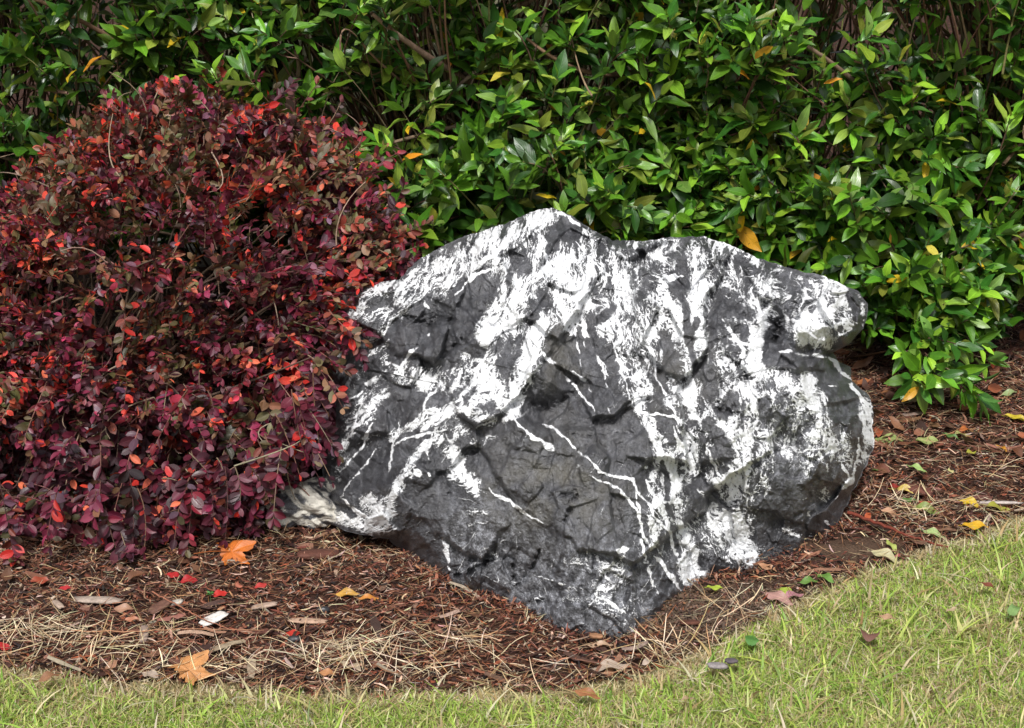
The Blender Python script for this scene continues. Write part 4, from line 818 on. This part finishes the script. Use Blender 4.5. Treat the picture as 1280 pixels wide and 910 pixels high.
# ------------------------------------------------------------------ single things lying on the bed and the lawn
def on_ground(px, py, lift=.012):
    g = G(px, py)
    for _ in range(2): g = G(px, py, float(gz(g[0], g[1]))+lift)
    return g
M_fall = leaf_mat('fallen_leaf', .5, .2, 1.4, 1.0, .35)
SURF = {'bed': .016, 'lawn': .034}
def fallen(px, py, wpx, ang, col, label, where='bed', wr=.40, curl=.12, fold=.2, name='fallen_leaf', tilt=.1, group=None, edgecol=None, cat='leaf', shape='lance', lift=None):
    g = on_ground(px, py, SURF[where] if lift is None else lift); L = wpx/2232*np.linalg.norm(g-np.array([0, 0, CAM_Z]))
    o_dir = np.array([[math.cos(ang), math.sin(ang), tilt]]); pos = np.array([[0, 0, 0.]])-norm(o_dir)*L/2
    c = np.array([col], float)*np.array([[.8, .82, .95]])
    A = leaves_arrays(pos, o_dir, np.array([[rng.normal(0, .2), -.25+rng.normal(0, .1), 1.]]), np.array([L]), np.array([L*wr]), np.array([fold]), np.array([curl]), c, ns=10, shape=shape, wav=1.2)
    cc = A[2].copy()
    if edgecol is not None: k = sstep(.5, .9, A[3][:, 0])[:, None]; cc = cc*(1-k)+np.array(edgecol)*k
    # petiole
    st = tubes(bez(pos-norm(o_dir)*L*.13+np.array([[0, 0, .002]]), pos-norm(o_dir)*L*.05, pos, 4), np.full((1, 4), .0008), 5)
    V = np.concatenate([A[0], st[0]]); Fc = np.concatenate([A[1], st[1]+len(A[0])])
    o = mesh_obj(name, V, Fc, M_fall, cols=np.concatenate([cc, np.tile(c*.7, (len(st[0]), 1))]), uvs=np.concatenate([A[3], np.full((len(st[0]), 2), .3)]))
    o.location = g; tag(o, label, cat, group); return o
Yl, Or, Gn, Lg, Rd_, Pk, Br, Tn = (.70, .46, .02), (.62, .20, .03), (.10, .22, .03), (.36, .42, .12), (.50, .03, .02), (.42, .16, .13), (.16, .07, .04), (.45, .36, .22)
FL = [
 (1214, 627, 28, -.5, Yl, 'bright yellow leaf at the left end of the pale grey twig', 'bed', .5),
 (1250, 633, 34, .1, (.36, .34, .04), 'olive yellow leaf touching the right edge beside the lawn'),
 (1196, 590, 0, 0, None, ''),
 (1215, 564, 26, 1.0, (.45, .42, .05), 'yellow green leaf standing tilted with a red side'),
 (1163, 549, 36, .1, Lg, 'long pale green leaf lying flat under the low branch'),
 (1190, 545, 20, -.4, (.10, .2, .04), 'small dark green leaf touching the long pale leaf'),
 (1205, 541, 26, .3, (.42, .38, .12), 'pale yellow leaf overlapping the small dark green leaf'),
 (1205, 538, 0, 0, None, ''),
 (1148, 585, 26, -.7, (.36, .5, .14), 'pale green leaf with a brown stem end in the middle of the right mulch'),
 (1189, 587, 18, 1.2, (.6, .58, .22), 'pale yellow triangular leaf scrap'),
 (1130, 612, 32, -.5, (.68, .50, .12), 'thin curled yellow leaf edge beside a dark red leaf'),
 (1117, 608, 18, -.8, (.30, .03, .02), 'dark red leaf beside the thin curled yellow one'),
 (1160, 636, 34, -.4, (.22, .28, .05), 'broad olive green leaf below the straw tuft'),
 (1136, 625, 20, 0, (.09, .18, .03), 'dark green leaf under the straw tuft'),
 (1168, 664, 28, -.4, (.38, .48, .16), 'pale green leaf touching the lawn edge'),
 (1116, 681, 24, -1.1, (.42, .46, .10), 'small yellow green leaf on bare soil by the lawn'),
 (1108, 694, 38, -.4, (.50, .44, .22), 'tan green leaf at the lawn edge, right of the boulder'),
 (1126, 695, 16, .3, (.45, .1, .1), 'small pink red leaf scrap at the lawn edge'),
 (1220, 656, 36, .2, (.72, .40, .02), 'curled orange yellow leaf on the lawn corner'),
 (1097, 537, 30, 1.5, (.40, .09, .03), 'rust red leaf upright against the right side of the boulder'),
 (1112, 548, 40, .2, (.30, .36, .10), 'yellow green leaf at the right foot of the boulder'),
 (1099, 588, 16, .2, (.12, .2, .04), 'small round green leaf on the mulch right of the boulder'),
 (1205, 532, 0, 0, None, ''),
 (1262, 490, 22, .3, (.30, .38, .14), 'forked pale green leaf in shade at the right'),
 (1272, 522, 30, -.4, (.58, .44, .03), 'yellow leaf cut by the right edge of the picture'),
 (1203, 539, 0, 0, None, ''),
 (1252, 559, 20, -1.0, (.55, .24, .02), 'small orange leaf standing upright near the right edge'),
 (1209, 535, 24, .4, (.48, .14, .03), 'orange red leaf behind the long pale leaf'),
 (1085, 644, 18, 1.2, (.50, .10, .03), 'orange red leaf scrap on dark mulch at the boulder foot'),
 (1116, 640, 28, -.2, (.55, .30, .16), 'pale peach leaf under the straw tuft'),
 (894, 734, 24, .3, (.42, .50, .05), 'lime green leaf on bare soil in front of the boulder'),
 (974, 745, 40, -.55, (.46, .25, .19), 'folded pink brown leaf at the lawn edge'),
 (992, 742, 30, .3, (.45, .20, .20), 'dull pink leaf under the lime leaf'),
 (985, 738, 24, .2, (.38, .46, .05), 'lime green leaf lying on the dull pink leaf'),
 (1032, 722, 30, -1.0, (.15, .29, .05), 'bright green leaf curling over the lawn edge'),
 (1012, 725, 26, .3, (.13, .24, .04), 'mid green leaf beside the bright curling one'),
]
for t in FL:
    if t[4] is None: continue
    fallen(*t[:6], where=t[6] if len(t) > 6 else 'bed', wr=t[7] if len(t) > 7 else .42, curl=rng.uniform(.05, .3), fold=rng.uniform(.1, .5), tilt=rng.normal(.08, .12))
FL2 = [
 (940, 798, 24, 1.3, (.09, .22, .04), 'round bright green leaf standing in the lawn edge', 'lawn', .75),
 (1110, 770, 22, .1, (.45, .26, .14), 'small tan leaf on the lawn left of the brown curled leaf', 'lawn', .4),
 (1238, 731, 24, 0, (.22, .06, .03), 'dark red brown leaf on the lawn at right', 'lawn', .35),
 (1268, 760, 40, 1.0, (.22, .34, .10), 'long bright green leaf at the right edge of the lawn', 'lawn', .3),
 (735, 866, 34, -.2, (.35, .14, .05), 'rust brown leaf on the lawn below the boulder', 'lawn', .45),
 (1190, 762, 18, .5, (.5, .36, .2), 'straw coloured leaf scrap on the lawn', 'lawn', .4),
 (860, 872, 18, .3, (.4, .26, .14), 'tan leaf scrap near the bottom of the lawn', 'lawn', .4),
 (960, 708, 26, -.3, (.5, .25, .12), 'small tan orange leaf against the boulder foot', 'bed', .45),
 (434, 741, 30, -.15, (.60, .32, .05), 'golden leaf on the mulch left of the boulder', 'bed', .4),
 (462, 746, 28, .05, (.58, .22, .03), 'orange leaf just right of the golden leaf', 'bed', .3),
 (368, 790, 26, .6, (.55, .04, .02), 'bright red leaf on the mulch beside a dark pebble', 'bed', .45),
 (5, 808, 18, .2, (.5, .02, .02), 'round red leaf at the left edge of the picture', 'bed', .7),
 (165, 774, 18, 0, (.50, .20, .10), 'peach leaf on the mulch at left', 'bed', .5),
 (300, 731, 16, 1.1, (.55, .18, .10), 'small coral leaf below the shrub', 'bed', .6),
 (326, 732, 16, .2, (.5, .04, .03), 'small red leaf right of the coral one', 'bed', .6),
 (275, 742, 18, .4, (.58, .03, .02), 'glossy red leaf beside a tiny green weed', 'bed', .7),
 (218, 718, 18, .1, (.5, .02, .02), 'red leaf in shade under the shrub', 'bed', .7),
 (237, 725, 22, .3, (.45, .02, .02), 'dark red leaf right of the first shaded one', 'bed', .7),
 (50, 725, 22, .3, (.36, .07, .03), 'rust leaf in shade below the shrub at left', 'bed', .6),
 (82, 734, 14, .3, (.5, .03, .03), 'tiny red leaf on mulch at far left', 'bed', .6),
 (140, 830, 26, 1.2, (.42, .22, .12), 'tan brown leaf at the lawn edge on the left', 'bed', .5),
 (62, 845, 30, .8, (.32, .15, .07), 'brown leaf half sunk in the lawn edge at left', 'lawn', .45),
 (188, 842, 22, -.4, (.45, .34, .24), 'pale tan leaf at the lawn edge beside the orange lobed leaf', 'bed', .6),
 (410, 840, 22, .2, (.5, .22, .08), 'orange brown leaf in the straw at the lawn edge', 'bed', .5),
 (440, 832, 32, -.7, (.48, .36, .22), 'curled tan leaf standing in the straw', 'bed', .5),
 (765, 832, 48, 0.1, (.50, .38, .26), 'large pale tan leaf where the bed meets the lawn below the boulder', 'bed', .42),
 (810, 825, 24, .9, (.52, .40, .28), 'upright tan leaf tip right of the large tan leaf', 'bed', .35),
 (750, 805, 34, .1, (.5, .32, .18), 'long tan leaf under the toe of the boulder', 'bed', .25),
 (155, 760, 24, .2, (.42, .22, .12), 'dull peach leaf among the pale chips', 'bed', .5),
]
for t in FL2: fallen(*t[:6], where=t[6], wr=t[7], curl=rng.uniform(.05, .3), fold=rng.uniform(.1, .4), tilt=rng.normal(.1, .12), shape='oval' if t[7] > .55 else 'lance')
# lobed orange leaves
def lobed(px, py, wpx, ang, col, label, tiltx=.3):
    g = on_ground(px, py, .02); L = wpx/2232*np.linalg.norm(g-np.array([0, 0, CAM_Z]))
    n_ = 120; th = np.linspace(-np.pi, np.pi, n_, endpoint=False)
    lob = np.zeros(n_)
    for c0, h, w in ((0, 1, .36), (1.05, .9, .34), (-1.05, .9, .34), (2.15, .62, .36), (-2.15, .62, .36)): lob = np.maximum(lob, h*np.exp(-(np.abs(np.angle(np.exp(1j*(th-c0))))/w)**1.5))
    r = (.26+.42*lob+.03*np.sin(th*17)+.02*np.sin(th*29))*L*.5/.62
    rings = 7; V = []
    for k in range(rings+1):
        q = k/rings; x = r*q*np.cos(th); y = r*q*np.sin(th); z = .05*L*np.sin(x/L*7+1)*q+.10*L*q*q*np.cos(th*2.5)+.05*L*np.sin(y/L*9)*q
        V.append(np.stack([x*math.cos(ang)-y*math.sin(ang), x*math.sin(ang)+y*math.cos(ang), z], -1))
    V = np.concatenate(V); V[:, 2] += V[:, 1]*tiltx
    i = np.arange(rings)[:, None]*n_; j = np.arange(n_)[None]; f = np.stack([i+j, i+n_+j, i+n_+(j+1) % n_, i+(j+1) % n_], -1).reshape(-1, 4)
    q = np.repeat(np.arange(rings+1)/rings, n_); uv = np.stack([q, .5+.5*np.tile(np.abs(np.sin(th*2.5)), rings+1)*q*.9], -1)
    cc = np.array(col)[None]*(1+.25*fbm(V[:, 0]*60, V[:, 1]*60, 3, 7))[:, None]
    pt = tubes(bez(np.array([[-.8*L*math.cos(ang), -.8*L*math.sin(ang), .01]]), np.array([[-.4*L*math.cos(ang), -.4*L*math.sin(ang), .012]]), np.zeros((1, 3)), 6), np.full((1, 6), .001), 5)
    o = mesh_obj('lobed_leaf', np.concatenate([V, pt[0]]), np.concatenate([f, pt[1]+len(V)]), M_fall, cols=np.concatenate([cc, np.tile(np.array([col])*.6, (len(pt[0]), 1))]), uvs=np.concatenate([uv, np.full((len(pt[0]), 2), .3)]))
    o.location = g; tag(o, label, 'leaf')
lobed(289, 690, 58, .4, (.50, .13, .018), 'bright orange lobed leaf under the hanging purple sprays')
lobed(236, 838, 62, .9, (.48, .22, .08), 'faded orange lobed leaf lying on the lawn edge')
# chips, pebbles, pod, twig
def chunk(name, px, py, wpx, hpx, ang, col, label, cat, dep=.35, seed=0, mat=None, lift=.014, fib=True):
    import bmesh
    g = on_ground(px, py, lift); D_ = np.linalg.norm(g-np.array([0, 0, CAM_Z])); L = wpx/2232*D_; W = hpx/2232*D_/(.5 if not fib else .34); T = L*dep*(1 if not fib else .55)
    K_ = 15; vs = []; ns_ = 16 if not fib else 12
    for uu in np.linspace(-1, 1, K_):
        th = np.arange(ns_)*2*np.pi/ns_ + .3; ct, s_ = np.cos(th), np.sin(th)
        if fib:      # split wood: squared section, blunt splintered ends
            sq = 1/(np.abs(ct)**8+np.abs(s_)**8)**.125; e = 1-.35*abs(uu)**3+.10*perlin(np.array([uu*2.5+seed*3.1]), np.array([.5]), seed)[0]
            y = ct*sq*W*.36*e; z = s_*sq*T/2*(1-.3*abs(uu)**4)
            if abs(uu) == 1: y = y*.96; z = z*.5
            x = uu*L/2*(1-.0*th) + perlin(ct*2.2+seed, s_*2.2, seed)*L*.14*sstep(.6, 1, abs(uu))
            nn = 1+.10*perlin(ct*4+seed, s_*4+uu*.6, seed)
        else:
            e = math.sqrt(max(0, 1-abs(uu)**2.6))+.02; y = ct*W/2*e; z = s_*T/2*e; x = np.full(ns_, uu*L/2)
            nn = 1+.28*fbm(ct*1.5+uu*2+seed, s_*1.5+uu, 3, seed)
        vs.append(np.stack([x, y*nn, z*nn], -1))
    caps = [vs[0].mean(0, keepdims=True).repeat(ns_, 0)]; vs = caps+vs+[vs[-1].mean(0, keepdims=True).repeat(ns_, 0)]
    V = np.concatenate(vs); V[:, 2] += .15*V[:, 0]*math.sin(seed)
    c, s = math.cos(ang), math.sin(ang); V = np.stack([V[:, 0]*c-V[:, 1]*s, V[:, 0]*s+V[:, 1]*c, V[:, 2]], -1)
    i = np.arange(K_+1)[:, None]*ns_; j = np.arange(ns_)[None]; f = np.stack([i+j, i+(j+1) % ns_, i+ns_+(j+1) % ns_, i+ns_+j], -1).reshape(-1, 4)
    o = mesh_obj(name, V, f, mat or M_chip, cols=np.tile(np.array([col]), (len(V), 1))*(1+.25*fbm(V[:, 0]*80, V[:, 1]*300, 3, seed))[:, None], smooth=False)
    o.location = g; tag(o, label, cat); return o
chunk('wood_chip', 267, 773, 34, 9, .75, (.62, .58, .54), 'pale grey white wood chip lying on the mulch', 'wood chip', .16, 1)
chunk('wood_chip', 72, 755, 30, 4, -1.0, (.36, .27, .21), 'narrow grey brown chip standing at an angle at far left', 'wood chip', .2, 2)
chunk('wood_chip', 122, 750, 56, 7, -.1, (.34, .27, .22), 'long weathered grey chip on the left mulch', 'wood chip', .12, 3)
chunk('wood_chip', 180, 792, 34, 5, -1.45, (.22, .16, .13), 'short brown stick standing upright in the mulch', 'stick', .25, 4)
chunk('bark_piece', 398, 693, 54, 9, .45, (.10, .035, .022), 'dark red bark piece in the shade left of the boulder', 'bark', .3, 5)
chunk('wood_chip', 384, 776, 44, 6, .02, (.40, .26, .18), 'flat tan wood chip left of the red leaf', 'wood chip', .1, 6)
chunk('wood_chip', 330, 757, 30, 5, .2, (.36, .26, .2), 'small grey tan chip above the pale chip', 'wood chip', .2, 7)
chunk('wood_chip', 220, 753, 16, 5, .1, (.42, .38, .33), 'stubby pale chip on the left mulch', 'wood chip', .4, 8)
chunk('bark_piece', 1145, 612, 44, 8, -.75, (.13, .045, .03), 'reddish brown bark piece on the right mulch', 'bark', .3, 9)
chunk('bark_piece', 745, 795, 10, 8, 1.3, (.28, .14, .07), 'upright orange brown bark splinter at the toe of the boulder', 'bark', .9, 10, lift=.02)
chunk('bark_piece', 863, 778, 26, 5, .3, (.10, .035, .02), 'small dark red bark piece on the bare soil', 'bark', .25, 11, lift=.01)
chunk('bark_piece', 200, 758, 30, 7, .8, (.13, .06, .04), 'brown bark piece between the pale chips', 'bark', .3, 14)
M_peb = plain('dark_pebble', (.02, .02, .022), .45, 60, .4)
chunk('pebble', 404, 762, 17, 5, .1, (.02,)*3, 'small black pebble on the mulch below the golden leaf', 'pebble', .5, 12, M_peb, fib=False)
chunk('pebble', 368, 799, 18, 5, .0, (.02,)*3, 'black pebble under the bright red leaf', 'pebble', .5, 13, M_peb, fib=False)
chunk('stick', 1245, 628, 58, 3, -.25, (.42, .36, .33), 'pale grey twig lying behind the bright yellow leaf', 'twig', .07, 15)
# curled brown leaf on the lawn
fallen(1087, 789, 30, 1.25, (.20, .09, .06), 'round curled brown leaf resting on the lawn', 'lawn', wr=.85, curl=.75, fold=.75, tilt=.5, shape='oval', lift=.04)
chunk('twig_clump', 897, 832, 24, 6, .2, (.25, .22, .22), 'grey weathered twig clump lying on the lawn edge', 'twig', .35, 17, lift=.032)
chunk('twig_clump', 914, 826, 16, 5, .4, (.10, .08, .09), 'dark end piece beside the grey twig clump', 'twig', .4, 18, lift=.034)
# long red twig at right
def twig(pts, r, col, label, lift=.02):
    p = np.array([on_ground(x, y, lift) for x, y in pts]); t = np.linspace(0, len(p)-1, 24); q = np.stack([np.interp(t, np.arange(len(p)), p[:, i]) for i in range(3)], -1)[None]
    q = q+rng.normal(0, .0008, q.shape); o0 = q[0, 0].copy()
    a = tubes(q-o0, np.linspace(r, r*.4, 24)[None], 6, np.array([col]))
    o = mesh_obj('twig', a[0], a[1], M_bark, cols=a[2]); o.location = o0; tag(o, label, 'twig')
twig([(1060, 640), (1100, 655), (1130, 668), (1160, 678), (1185, 684)], .004, (.16, .035, .02), 'long dark red twig running from the boulder foot towards the lawn')
twig([(190, 740), (225, 758), (262, 778), (300, 790)], .0016, (.30, .12, .07), 'thin reddish stem lying across the left mulch')
twig([(90, 788), (150, 790), (230, 786), (330, 787)], .0013, (.40, .20, .11), 'long thin straw coloured stem lying level on the left mulch')
twig([(410, 700), (440, 685), (458, 672)], .0014, (.52, .42, .28), 'pale grass stem in the shade under the left edge of the boulder')
# tiny weed
wd = empty('weed', tuple(on_ground(263, 746, .01)), 'tiny green weed seedling beside the glossy red leaf', 'plant')
k = 9; h = rng.uniform(0, 6.28, k)
A = leaves_arrays(np.zeros((k, 3))+np.array([0, 0, .006]), np.stack([np.cos(h), np.sin(h), rng.uniform(.2, .9, k)], -1), np.tile([[0, -.2, 1.]], (k, 1)), rng.uniform(.009, .014, k), rng.uniform(.004, .006, k), np.full(k, .2), np.full(k, .1), pick([(.06, .16, .04, 1)], k), ns=3)
mesh_obj('leaves', A[0], A[1], M_green, wd, cols=A[2], uvs=A[3])
A = tubes(bez(np.array([[0, 0, -.01]]), np.array([[0, 0, 0]]), np.array([[0, 0, .01]]), 3), np.full((1, 3), .0008), 5, np.array([(.1, .16, .05)]))
mesh_obj('stem', A[0], A[1], M_bark, wd, cols=A[2])
